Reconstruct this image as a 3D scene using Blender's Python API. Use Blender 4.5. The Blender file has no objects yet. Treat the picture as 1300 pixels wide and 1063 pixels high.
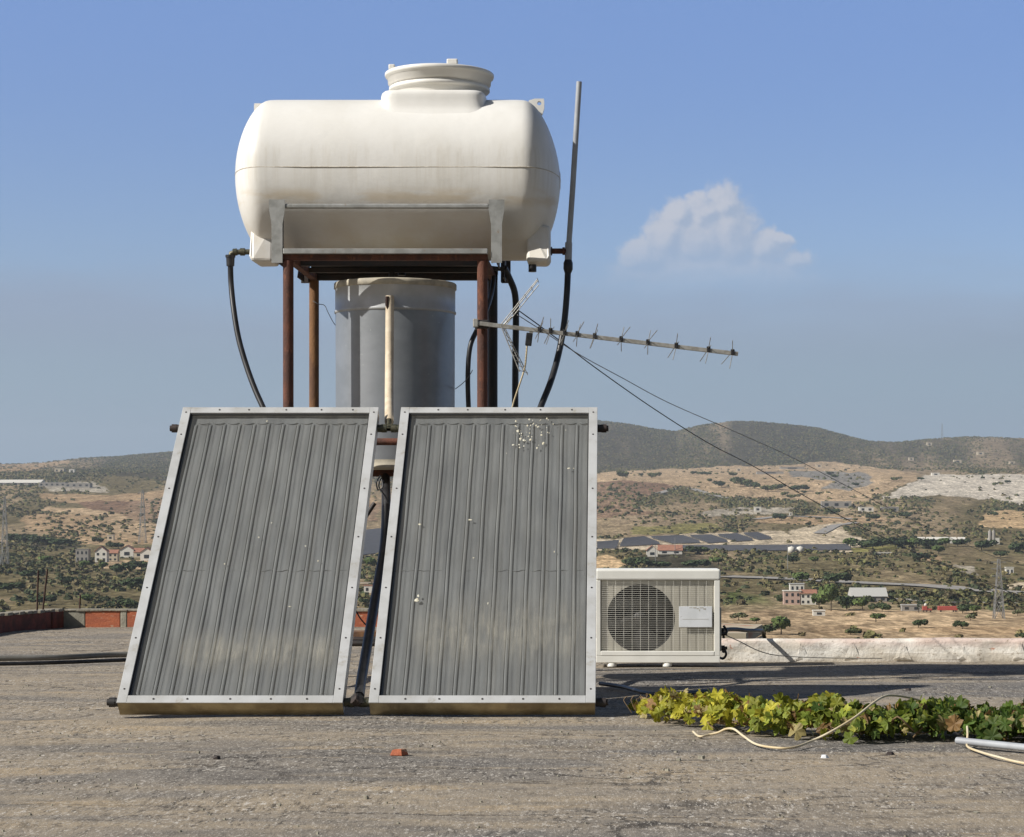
import bpy, math, random
import numpy as np
from mathutils import Vector, Matrix
R = math.radians
PI = math.pi
C = bpy.context.scene.collection
sc = bpy.context.scene

# ------------------------------------------------------------------ camera
FP = 2726.0            # focal length in photograph pixels
CX, CY = 775.0, 645.0  # where the straight-ahead direction and the horizon fall in the photograph
ZC = 0.923             # eye height above the roof
cam_d = bpy.data.cameras.new("Camera")
cam = bpy.data.objects.new("Camera", cam_d)
C.objects.link(cam)
cam.location = (0, 0, ZC)
cam.rotation_euler = (R(90), 0, 0)
cam_d.sensor_width = 36
cam_d.lens = FP / 1300 * 36
cam_d.shift_x = (650 - CX) / 1300
cam_d.shift_y = (CY - 531.5) / 1300
cam_d.clip_start = 0.1
cam_d.clip_end = 40000
sc.camera = cam
sc.view_settings.view_transform = 'Standard'
sc.view_settings.look = 'None'
sc.view_settings.exposure = 0.25
sc.view_settings.gamma = 1.0

# ------------------------------------------------------------------ sun
SUN_EL, SUN_AZ = R(36.5), R(66)      # azimuth counted from the camera side towards the left
sun_vec = Vector((-math.sin(SUN_AZ) * math.cos(SUN_EL), -math.cos(SUN_AZ) * math.cos(SUN_EL), math.sin(SUN_EL)))
sd = bpy.data.lights.new("Sun", 'SUN')
sd.energy = 5.0
sd.angle = R(0.5)
sd.color = (1.0, 0.965, 0.905)
so = bpy.data.objects.new("Sun", sd)
so.rotation_euler = sun_vec.to_track_quat('Z', 'Y').to_euler()
so.location = (-20, -5, 20)
C.objects.link(so)


class NG:
    """tiny node-graph helper"""
    def __init__(s, tree):
        s.t = tree; s.n = tree.nodes; s.l = tree.links

    def new(s, typ, **kw):
        n = s.n.new(typ)
        for k, v in kw.items():
            setattr(n, k, v)
        return n

    def put(s, sock, v):
        if isinstance(v, bpy.types.NodeSocket):
            s.l.new(v, sock)
        elif v is not None:
            sock.default_value = v

    def math(s, op, a, b=None, c=None, clamp=False):
        n = s.new('ShaderNodeMath', operation=op, use_clamp=clamp)
        s.put(n.inputs[0], a)
        if b is not None: s.put(n.inputs[1], b)
        if c is not None: s.put(n.inputs[2], c)
        return n.outputs[0]

    def ramp(s, v, a, b, lo=0.0, hi=1.0, smooth=True):
        n = s.new('ShaderNodeMapRange', interpolation_type='SMOOTHSTEP' if smooth else 'LINEAR')
        s.put(n.inputs[0], v)
        for i, x in enumerate((a, b, lo, hi)): n.inputs[i + 1].default_value = x
        return n.outputs[0]

    def mix(s, f, a, b, mode='MIX'):
        n = s.new('ShaderNodeMix', data_type='RGBA', blend_type=mode)
        s.put(n.inputs[0], f)
        for k, v in ((6, a), (7, b)):
            if isinstance(v, (tuple, list)): v = tuple(v) + ((1,) if len(v) == 3 else ())
            s.put(n.inputs[k], v)
        return n.outputs[2]

    def noise(s, vec, scale, detail=4, rough=0.55, dim='3D', dist=0.0):
        n = s.new('ShaderNodeTexNoise', noise_dimensions=dim)
        s.put(n.inputs['Vector'], vec)
        n.inputs['Scale'].default_value = scale
        n.inputs['Detail'].default_value = detail
        n.inputs['Roughness'].default_value = rough
        n.inputs['Distortion'].default_value = dist
        return n.outputs['Fac']

    def vmul(s, vec, v):
        n = s.new('ShaderNodeVectorMath', operation='MULTIPLY')
        s.put(n.inputs[0], vec); s.put(n.inputs[1], v)
        return n.outputs[0]


# ------------------------------------------------------------------ sky
world = bpy.data.worlds.new("World")
sc.world = world
world.use_nodes = True
g = NG(world.node_tree)
g.n.clear()
sky = g.new('ShaderNodeTexSky', sky_type='NISHITA')
sky.sun_disc = False
sky.sun_elevation = SUN_EL
# Blender's sky: rotation 0 puts the sun towards +Y, growing towards +X
sky.sun_rotation = math.atan2(sun_vec.x, sun_vec.y)
sky.altitude = 100
sky.air_density = 1.0
sky.dust_density = 1.6
sky.ozone_density = 2.2
tc = g.new('ShaderNodeTexCoord')
sep = g.new('ShaderNodeSeparateXYZ')
g.put(sep.inputs[0], tc.outputs['Generated'])
X, Y, Z = sep.outputs
ysafe = g.math('MAXIMUM', Y, 0.05)
U = g.math('DIVIDE', X, ysafe)
V = g.math('DIVIDE', Z, ysafe)
comb = g.new('ShaderNodeCombineXYZ')
g.put(comb.inputs[0], U); g.put(comb.inputs[1], V)
UV = comb.outputs[0]
front = g.ramp(Y, 0.1, 0.4)
hor = g.math('SQRT', g.math('ADD', g.math('MULTIPLY', X, X), g.math('MULTIPLY', Y, Y)))
EL = g.math('DIVIDE', Z, g.math('MAXIMUM', hor, 0.001))
base = g.vmul(sky.outputs[0], (0.106, 0.106, 0.106))
# lower sky is a grey-blue haze with a ragged upper edge
n1 = g.noise(g.vmul(tc.outputs['Generated'], (6, 6, 30)), 1.0, 4, 0.55)
elw = g.math('ADD', EL, g.math('MULTIPLY', g.math('SUBTRACT', n1, 0.5), 0.06))
hz = g.ramp(elw, 0.072, 0.120, 1.0, 0.0)
skyblue = g.mix(1.0, base, (0.88, 0.95, 1.18), 'MULTIPLY')
hzcol = g.mix(g.ramp(EL, 0.055, 0.098), (0.262, 0.362, 0.462), (0.268, 0.330, 0.452))
SKY_MIX = g.mix(g.math('MULTIPLY', hz, 0.90), skyblue, hzcol)
SKY_MIX = g.mix(g.math('MULTIPLY', g.ramp(EL, -0.02, 0.07, 1.0, 0.0), 0.35), SKY_MIX, (0.30, 0.41, 0.53))
# upper sky
up = g.ramp(EL, 0.10, 0.24)
SKY_MIX = g.mix(g.math('MULTIPLY', up, 0.6), SKY_MIX, (0.175, 0.305, 0.64))
dome = g.vmul(sky.outputs[0], (0.055, 0.0515, 0.048))
SKY_MIX = g.mix(g.ramp(EL, 0.26, 0.5), SKY_MIX, dome)
SKY_MIX = g.mix(g.ramp(Y, -0.1, 0.35, 1.0, 0.0), SKY_MIX, dome)
SKY_MIX = g.vmul(SKY_MIX, (0.915, 0.915, 0.915))


def cloud_density(uv):
    wob = g.new('ShaderNodeTexNoise')
    g.put(wob.inputs['Vector'], uv); wob.inputs['Scale'].default_value = 70; wob.inputs['Detail'].default_value = 5
    wob.inputs['Roughness'].default_value = 0.6
    off = g.new('ShaderNodeVectorMath', operation='MULTIPLY_ADD')
    g.put(off.inputs[0], wob.outputs['Color']); off.inputs[1].default_value = (0.016, 0.016, 0); off.inputs[2].default_value = (-0.008, -0.008, 0)
    add = g.new('ShaderNodeVectorMath', operation='ADD')
    g.put(add.inputs[0], uv); g.put(add.inputs[1], off.outputs[0])
    dens = None
    for (px, py, rx, ry) in ((858, 276, 22, 24), (918, 257, 24, 26), (893, 268, 22, 22), (886, 305, 54, 44), (922, 296, 38, 48), (818, 324, 30, 20), (850, 300, 30, 34),
                             (974, 316, 30, 22), (990, 310, 18, 14), (905, 350, 120, 34), (1012, 332, 24, 12)):
        m = g.new('ShaderNodeVectorMath', operation='SUBTRACT')
        g.put(m.inputs[0], add.outputs[0]); m.inputs[1].default_value = ((px - CX) / FP, (CY - py) / FP, 0)
        s_ = g.vmul(m.outputs[0], (FP / rx, FP / ry, 0))
        ln = g.new('ShaderNodeVectorMath', operation='LENGTH'); g.put(ln.inputs[0], s_)
        d = g.math('SUBTRACT', 1.25, ln.outputs['Value'])
        dens = d if dens is None else g.math('MAXIMUM', dens, d)
    n = g.noise(uv, 90, 7, 0.60)
    return g.math('ADD', dens, g.math('MULTIPLY', g.math('SUBTRACT', n, 0.5), 0.75))


d0 = cloud_density(UV)
shf = g.new('ShaderNodeVectorMath', operation='ADD')
g.put(shf.inputs[0], UV); shf.inputs[1].default_value = (-0.0032, 0.0032, 0)
d1 = cloud_density(shf.outputs[0])
alpha = g.math('MULTIPLY', g.ramp(d0, -0.05, 0.50), g.ramp(V, 0.092, 0.136, 0.0, 0.86))
alpha = g.math('MULTIPLY', alpha, front)
lit = g.ramp(g.math('SUBTRACT', d0, d1), -0.45, 0.55)
ccol = g.mix(lit, (0.32, 0.385, 0.50), (0.49, 0.505, 0.56))
SKY_MIX = g.mix(alpha, SKY_MIX, ccol)
bg = g.new('ShaderNodeBackground')
g.put(bg.inputs[0], SKY_MIX)
bg.inputs[1].default_value = 1.0
out = g.new('ShaderNodeOutputWorld')
g.l.new(bg.outputs[0], out.inputs[0])
world.cycles.sampling_method = 'MANUAL'
world.cycles.sample_map_resolution = 512

rnd = random.Random(7)


def P(px, py, y):
    """world point that the photograph shows at (px, py) if it lies y metres ahead"""
    return Vector(((px - CX) * y / FP, y, ZC + (CY - py) * y / FP))


SLOPE = 0.02           # the roof falls gently towards its far edge


def RZ(y): return -SLOPE * (y - 9.5)


def fpY(py, z=0.0):
    """distance of a point z above the sloping roof seen at height py"""
    return FP * (ZC - z - 9.5 * SLOPE) / (py - CY - FP * SLOPE)


# ------------------------------------------------------------------ mesh helpers
def wloc(o):
    v = Vector((0, 0, 0))
    while o is not None:
        v += o.location; o = o.parent
    return v


class MB:
    def __init__(s):
        s.v = []; s.f = []; s.sm = []

    def add(s, vs, fs, smooth=False):
        b = len(s.v)
        s.v.extend([tuple(v) for v in vs])
        for f in fs:
            s.f.append(tuple(i + b for i in f)); s.sm.append(smooth)
        return s

    def box(s, c, size, M=None):
        c = Vector(c); hx, hy, hz = size[0] / 2, size[1] / 2, size[2] / 2
        vs = []
        for dz in (-hz, hz):
            for dx, dy in ((-hx, -hy), (hx, -hy), (hx, hy), (-hx, hy)):
                d = Vector((dx, dy, dz))
                if M is not None: d = M @ d
                vs.append(c + d)
        return s.add(vs, [(3, 2, 1, 0), (4, 5, 6, 7), (0, 1, 5, 4), (1, 2, 6, 5), (2, 3, 7, 6), (3, 0, 4, 7)])

    def box2(s, lo, hi):
        lo = Vector(lo); hi = Vector(hi)
        return s.box((lo + hi) / 2, hi - lo)

    def beam(s, p0, p1, w, h, up=(0, 0, 1)):
        p0 = Vector(p0); p1 = Vector(p1); d = p1 - p0; L = d.length; z = d.normalized()
        up = Vector(up)
        if abs(z.dot(up)) > .98: up = Vector((0, 1, 0))
        x = up.cross(z).normalized(); y = z.cross(x)
        M = Matrix((x, y, z)).transposed()
        return s.box((p0 + p1) / 2, (w, h, L), M)

    def tube(s, pts, r, seg=12, caps=True, radii=None):
        pts = [Vector(p) for p in pts]
        n = len(pts)
        rings = []
        t0 = (pts[1] - pts[0]).normalized()
        ref = Vector((0, 0, 1)) if abs(t0.z) < .9 else Vector((0, 1, 0))
        a = ref.cross(t0).normalized()
        for i, p in enumerate(pts):
            if i == 0: t = t0
            elif i == n - 1: t = (pts[-1] - pts[-2]).normalized()
            else: t = ((pts[i + 1] - p).normalized() + (p - pts[i - 1]).normalized()).normalized()
            a = (a - t * a.dot(t)).normalized()
            b = t.cross(a)
            rr = radii[i] if radii else r
            rings.append([p + (a * math.cos(2 * PI * k / seg) + b * math.sin(2 * PI * k / seg)) * rr for k in range(seg)])
        vs = [v for ring in rings for v in ring]
        fs = []
        for i in range(n - 1):
            for k in range(seg):
                k2 = (k + 1) % seg
                fs.append((i * seg + k, i * seg + k2, (i + 1) * seg + k2, (i + 1) * seg + k))
        s.add(vs, fs, True)
        if caps:
            s.add(rings[0], [tuple(range(seg))[::-1]]); s.add(rings[-1], [tuple(range(seg))])
        return s

    def cyl(s, p0, p1, r, seg=16, r1=None):
        return s.tube([p0, p1], r, seg, True, [r, r if r1 is None else r1])

    def lathe(s, c, prof, seg=48, caps=True, axis='Z'):
        c = Vector(c); vs = []; fs = []
        for (r, z) in prof:
            for k in range(seg):
                a = 2 * PI * k / seg
                if axis == 'Z': vs.append(c + Vector((r * math.cos(a), r * math.sin(a), z)))
                elif axis == 'Y': vs.append(c + Vector((r * math.cos(a), z, r * math.sin(a))))
                else: vs.append(c + Vector((z, r * math.cos(a), r * math.sin(a))))
        for i in range(len(prof) - 1):
            for k in range(seg):
                k2 = (k + 1) % seg
                fs.append((i * seg + k, i * seg + k2, (i + 1) * seg + k2, (i + 1) * seg + k))
        s.add(vs, fs, True)
        if caps:
            b = len(vs) - seg
            s.add(vs[:seg], [tuple(range(seg))[::-1]]); s.add(vs[b:], [tuple(range(seg))])
        return s

    def build(s, name, mat, parent=None, bevel=0.0, seg=2):
        me = bpy.data.meshes.new(name)
        o = bpy.data.objects.new(name, me)
        C.objects.link(o)
        off = Vector((0, 0, 0))
        if parent is not None:
            o.parent = parent; off = wloc(parent)
        me.from_pydata([tuple(Vector(v) - off) for v in s.v], [], s.f)
        me.polygons.foreach_set('use_smooth', s.sm)
        me.materials.append(mat)
        me.update()
        if bevel:
            m = o.modifiers.new('bevel', 'BEVEL'); m.width = bevel; m.segments = seg; m.limit_method = 'ANGLE'; m.angle_limit = R(40)
            m.harden_normals = False
        return o


def tag(o, label=None, cat=None, group=None, kind=None):
    if label: o['label'] = label
    if cat: o['category'] = cat
    if group: o['group'] = group
    if kind: o['kind'] = kind
    return o


def thing(name, loc, label, cat, group=None):
    o = bpy.data.objects.new(name, None)
    o.empty_display_size = 0.2
    o.location = loc
    C.objects.link(o)
    return tag(o, label, cat, group)


def copy_tree(o, parent=None, loc=None, rz=None, scale=None):
    c = o.copy(); C.objects.link(c); c.parent = parent
    if loc is not None: c.location = loc
    if rz is not None: c.rotation_euler = (0, 0, rz)
    if scale is not None: c.scale = scale
    for ch in list(o.children): copy_tree(ch, c)
    return c


def spline(pts, n=8):
    """Catmull-Rom through the points"""
    pts = [Vector(p) for p in pts]
    q = [pts[0] * 2 - pts[1]] + pts + [pts[-1] * 2 - pts[-2]]
    res = []
    for i in range(1, len(q) - 2):
        for k in range(n):
            t = k / n
            a, b, c, d = q[i - 1], q[i], q[i + 1], q[i + 2]
            res.append(0.5 * ((2 * b) + (c - a) * t + (2 * a - 5 * b + 4 * c - d) * t * t + (3 * b - a - 3 * c + d) * t ** 3))
    res.append(pts[-1])
    return res


# ------------------------------------------------------------------ materials
MATS = {}


def mat(name, col, rough=0.6, metal=0.0, col2=None, scale=8.0, stretch=(1, 1, 1), lo=0.35, hi=0.65, bump=0.0, bscale=40.0, spec=0.5,
        col3=None, scale3=30.0, lo3=0.55, hi3=0.7, detail=5, rough2=None):
    m = bpy.data.materials.new(name); m.use_nodes = True
    q = NG(m.node_tree); b = q.n['Principled BSDF']
    tcn = q.new('ShaderNodeTexCoord'); vec = tcn.outputs['Object']
    if stretch != (1, 1, 1): vec = q.vmul(vec, stretch)
    c = tuple(col) + (1,)
    if col2 is None: col2 = tuple(x * 0.82 for x in col)
    f = q.ramp(q.noise(vec, scale, detail, 0.6), lo, hi)
    cc = q.mix(f, c, tuple(col2))
    if col3 is not None:
        f3 = q.ramp(q.noise(vec, scale3, 6, 0.65), lo3, hi3)
        cc = q.mix(f3, cc, tuple(col3))
    q.put(b.inputs['Base Color'], cc)
    if rough2 is not None:
        q.put(b.inputs['Roughness'], q.math('ADD', q.math('MULTIPLY', f, rough2 - rough), rough))
    else:
        b.inputs['Roughness'].default_value = rough
    b.inputs['Metallic'].default_value = metal
    b.inputs['Specular IOR Level'].default_value = spec
    if bump:
        bn = q.new('ShaderNodeBump'); bn.inputs['Strength'].default_value = bump; bn.inputs['Distance'].default_value = 0.01
        q.put(bn.inputs['Height'], q.noise(tcn.outputs['Object'], bscale, 5, 0.6))
        q.put(b.inputs['Normal'], bn.outputs[0])
    MATS[name] = m
    return m


galv = mat('galvanised_steel', (0.42, 0.42, 0.40), 0.5, 0.55, (0.30, 0.30, 0.28), 14, (1, 1, 1), col3=(0.30, 0.22, 0.15), scale3=22, lo3=0.62, hi3=0.72, bump=0.1)
rust = mat('rusty_steel', (0.135, 0.050, 0.030), 0.85, 0.0, (0.075, 0.034, 0.024), 18, (1, 1, 0.4), bump=0.4, bscale=90, col3=(0.20, 0.075, 0.038), scale3=35)
rust_brown = mat('brown_rusty_steel', (0.20, 0.10, 0.04), 0.85, 0.0, (0.11, 0.055, 0.03), 18, (1, 1, 0.4), bump=0.4, bscale=90)
darksteel = mat('dark_painted_steel', (0.02, 0.019, 0.019), 0.6, 0.0, (0.035, 0.022, 0.018), 12)
rubber = mat('black_rubber', (0.012, 0.012, 0.014), 0.42, 0.0, (0.03, 0.03, 0.032), 9, spec=0.4)
brass = mat('weathered_brass', (0.11, 0.10, 0.065), 0.5, 0.6, (0.05, 0.055, 0.04), 60)
cream_pipe = mat('cream_insulation', (0.62, 0.53, 0.40), 0.7, 0.0, (0.50, 0.41, 0.29), 12, bump=0.2, col3=(0.35, 0.24, 0.14), scale3=18, lo3=0.64, hi3=0.70)
hole = mat('rusty_hole', (0.03, 0.012, 0.008), 0.9)
alu = mat('aluminium_frame', (0.55, 0.555, 0.55), 0.42, 0.2, (0.46, 0.46, 0.445), 6, col3=(0.36, 0.33, 0.27), scale3=12, lo3=0.58, hi3=0.75, bump=0.06)
alu_side = mat('reflection_tinted_aluminium', (0.42, 0.35, 0.21), 0.36, 0.5, (0.24, 0.19, 0.11), 7, (1, 1, 1), bump=0.1)  # golden brown colour paints in the reflection of the sunlit roof
black_gasket = mat('black_gasket', (0.02, 0.02, 0.021), 0.7)
cyl_body = mat('silver_cylinder_paint', (0.27, 0.285, 0.305), 0.36, 0.35, (0.23, 0.245, 0.26), 5, (1, 1, 1.5), bump=0.06, bscale=8, col3=(0.32, 0.34, 0.35), scale3=25, lo3=0.66, hi3=0.72)
cyl_head = mat('silver_cylinder_head', (0.45, 0.46, 0.47), 0.38, 0.12, (0.38, 0.385, 0.38), 6, bump=0.08, bscale=8)
cyl_rim = mat('dusty_cylinder_rim', (0.48, 0.43, 0.33), 0.7, 0.0, (0.33, 0.30, 0.24), 14)
ac_white = mat('ac_cream_metal', (0.80, 0.79, 0.73), 0.45, 0.0, (0.74, 0.73, 0.67), 6)
ac_beige = mat('ac_beige_panel', (0.45, 0.425, 0.355), 0.55, 0.0, (0.41, 0.385, 0.32), 5)
ac_wire = mat('ac_grille_wire', (0.80, 0.78, 0.70), 0.45)
ac_dark = mat('ac_dark_inside', (0.010, 0.0095, 0.009), 0.7)
ac_fan = mat('ac_fan_blade', (0.022, 0.021, 0.020), 0.5)
label_white = mat('faded_label', (0.74, 0.76, 0.78), 0.4, 0.0, (0.66, 0.68, 0.69), 9, col3=(0.42, 0.42, 0.40), scale3=30, lo3=0.66, hi3=0.70)
antenna_alu = mat('weathered_aluminium', (0.40, 0.39, 0.36), 0.5, 0.4, (0.27, 0.255, 0.225), 30)
grey_pipe = mat('grey_pvc', (0.36, 0.38, 0.40), 0.45, 0.0, (0.30, 0.31, 0.33), 8)
darkgrey_pipe = mat('dusty_dark_hose', (0.17, 0.165, 0.15), 0.5, 0.0, (0.12, 0.115, 0.10), 6)
cord_m = mat('cream_cord', (0.62, 0.55, 0.40), 0.6, 0.0, (0.55, 0.44, 0.26), 4)
clay = mat('clay_brick', (0.42, 0.125, 0.055), 0.85, 0.0, (0.34, 0.10, 0.05), 9, (1, 1, 4), bump=0.5, bscale=60, col3=(0.48, 0.33, 0.22), scale3=14, lo3=0.60, hi3=0.68)
clay_shaded = mat('shaded_clay_brick', (0.20, 0.060, 0.038), 0.9, 0.0, (0.10, 0.038, 0.026), 9, bump=0.5, bscale=50)  # same clay brick, colour darkened for the face turned from the sun
concrete = mat('pale_concrete', (0.34, 0.32, 0.25), 0.9, 0.0, (0.25, 0.23, 0.18), 10, bump=0.5, bscale=50)
mortar = mat('cement_topping', (0.30, 0.27, 0.21), 0.9, 0.0, (0.20, 0.18, 0.14), 16, bump=0.6, bscale=50)
rebar = mat('rusted_rebar', (0.05, 0.025, 0.018), 0.9)
dropping = mat('bird_dropping', (0.62, 0.60, 0.50), 0.8, 0.0, (0.55, 0.50, 0.36), 60)


def tank_material():
    m = bpy.data.materials.new('white_tank_plastic'); m.use_nodes = True
    q = NG(m.node_tree); b = q.n['Principled BSDF']
    tcn = q.new('ShaderNodeTexCoord'); ob = tcn.outputs['Object']
    c = q.mix(q.ramp(q.noise(ob, 2.2, 5, 0.6), 0.35, 0.7), (0.74, 0.725, 0.685, 1), (0.68, 0.66, 0.61))
    # dust washed down into fine vertical streaks below the seam
    sp = q.new('ShaderNodeSeparateXYZ'); q.put(sp.inputs[0], ob)
    st = q.ramp(q.noise(q.vmul(ob, (26, 26, 1.2)), 1.0, 5, 0.65), 0.45, 0.68)
    low = q.math('MULTIPLY', q.ramp(sp.outputs[2], 0.18, 0.44), q.ramp(sp.outputs[2], 0.52, 0.62, 1, 0))
    c = q.mix(q.math('MULTIPLY', q.math('MULTIPLY', st, low), 0.28), c, (0.50, 0.45, 0.36))
    # yellow-brown grime creeping up from the cradle
    gr = q.math('MULTIPLY', q.ramp(sp.outputs[2], 0.02, 0.30, 1, 0), q.ramp(q.noise(ob, 5, 6, 0.65), 0.38, 0.62))
    c = q.mix(q.math('MULTIPLY', gr, 0.28), c, (0.55, 0.44, 0.27))
    gr2 = q.math('MULTIPLY', q.ramp(sp.outputs[2], 0.22, 0.29), q.ramp(sp.outputs[2], 0.29, 0.36, 1, 0))
    c = q.mix(q.math('MULTIPLY', q.math('MULTIPLY', gr2, q.ramp(q.noise(q.vmul(ob, (3, 3, 12)), 1, 4), .4, .6)), 0.5), c, (0.55, 0.42, 0.24))
    sc_ = q.ramp(q.noise(q.vmul(ob, (1, 1, 3)), 9, 8, 0.75), 0.66, 0.74)
    c = q.mix(q.math('MULTIPLY', sc_, 0.25), c, (0.45, 0.38, 0.28))
    q.put(b.inputs['Base Color'], c)
    b.inputs['Roughness'].default_value = 0.42
    b.inputs['Specular IOR Level'].default_value = 0.35
    bn = q.new('ShaderNodeBump'); bn.inputs['Strength'].default_value = 0.25; bn.inputs['Distance'].default_value = 0.02
    q.put(bn.inputs['Height'], q.noise(ob, 4.5, 4, 0.5)); q.put(b.inputs['Normal'], bn.outputs[0])
    return m


tankm = tank_material()


def absorber_material():
    m = bpy.data.materials.new('absorber_plate'); m.use_nodes = True
    q = NG(m.node_tree); b = q.n['Principled BSDF']
    tcn = q.new('ShaderNodeTexCoord'); ob = tcn.outputs['Object']
    f = q.ramp(q.noise(q.vmul(ob, (14, 3, 3)), 1.0, 6, 0.6), 0.3, 0.7)
    c = q.mix(f, (0.196, 0.206, 0.205, 1), (0.146, 0.154, 0.155))
    q.put(b.inputs['Base Color'], c)
    b.inputs['Roughness'].default_value = 0.55
    b.inputs['Metallic'].default_value = 0.1
    return m


absm = absorber_material()


def glass_material(bands, name):
    """dusty collector glass: clear pane + reflection + a film of dust, thick in a scuffed band"""
    m = bpy.data.materials.new(name); m.use_nodes = True
    q = NG(m.node_tree); q.n.clear()
    tcn = q.new('ShaderNodeTexCoord'); ob = tcn.outputs['UV']
    sp = q.new('ShaderNodeSeparateXYZ'); q.put(sp.inputs[0], ob)
    u, v = sp.outputs[0], sp.outputs[1]
    n_f = q.noise(q.vmul(ob, (3, 5, 1)), 1.0, 6, 0.6)
    n_st = q.noise(q.vmul(ob, (60, 9, 1)), 1.0, 7, 0.75)
    dust = q.math('ADD', q.math('MULTIPLY', n_f, 0.16), q.math('MULTIPLY', q.ramp(q.noise(q.vmul(ob, (34, 1.2, 1)), 1, 4), 0.4, 0.75), 0.07))
    for (v0, v1, v2, amp, ulo, uhi) in bands:
        up_ = q.math('MULTIPLY', q.ramp(v, v0, v1), q.ramp(v, v1, v2, 1, 0))
        uu = q.math('MULTIPLY', q.ramp(u, ulo - .10, ulo + .10), q.ramp(u, uhi - .06, uhi + .06, 1, 0))
        k = q.math('MULTIPLY', q.math('MULTIPLY', up_, uu), q.ramp(n_st, 0.33, 0.72, 0.15, 1.0))
        kk = q.math('MULTIPLY', k, q.ramp(q.noise(q.vmul(ob, (9, 12, 1)), 1, 6), 0.25, 0.60, .25, 1.0))
        dust = q.math('ADD', dust, q.math('MULTIPLY', kk, amp * .72))
    sc_ = q.ramp(q.noise(q.vmul(ob, (22, 44, 1)), 3.0, 8, 0.85), 0.72, 0.76)
    dust = q.math('ADD', dust, q.math('MULTIPLY', sc_, 0.25), clamp=True)
    tr = q.new('ShaderNodeBsdfTransparent'); tr.inputs[0].default_value = (0.94, 0.94, 0.94, 1)
    gl = q.new('ShaderNodeBsdfGlossy'); gl.inputs['Roughness'].default_value = 0.12
    lw = q.new('ShaderNodeLayerWeight'); lw.inputs[0].default_value = 0.5
    frv = q.math('ADD', q.math('MULTIPLY', q.math('POWER', lw.outputs['Facing'], 5.0), 0.9), 0.045)
    ms = q.new('ShaderNodeMixShader')
    q.put(ms.inputs[0], frv); q.l.new(tr.outputs[0], ms.inputs[1]); q.l.new(gl.outputs[0], ms.inputs[2])
    df = q.new('ShaderNodeBsdfDiffuse'); df.inputs[0].default_value = (0.36, 0.34, 0.285, 1)
    m2 = q.new('ShaderNodeMixShader')
    q.put(m2.inputs[0], dust); q.l.new(ms.outputs[0], m2.inputs[1]); q.l.new(df.outputs[0], m2.inputs[2])
    o = q.new('ShaderNodeOutputMaterial'); q.l.new(m2.outputs[0], o.inputs[0])
    return m


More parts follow.
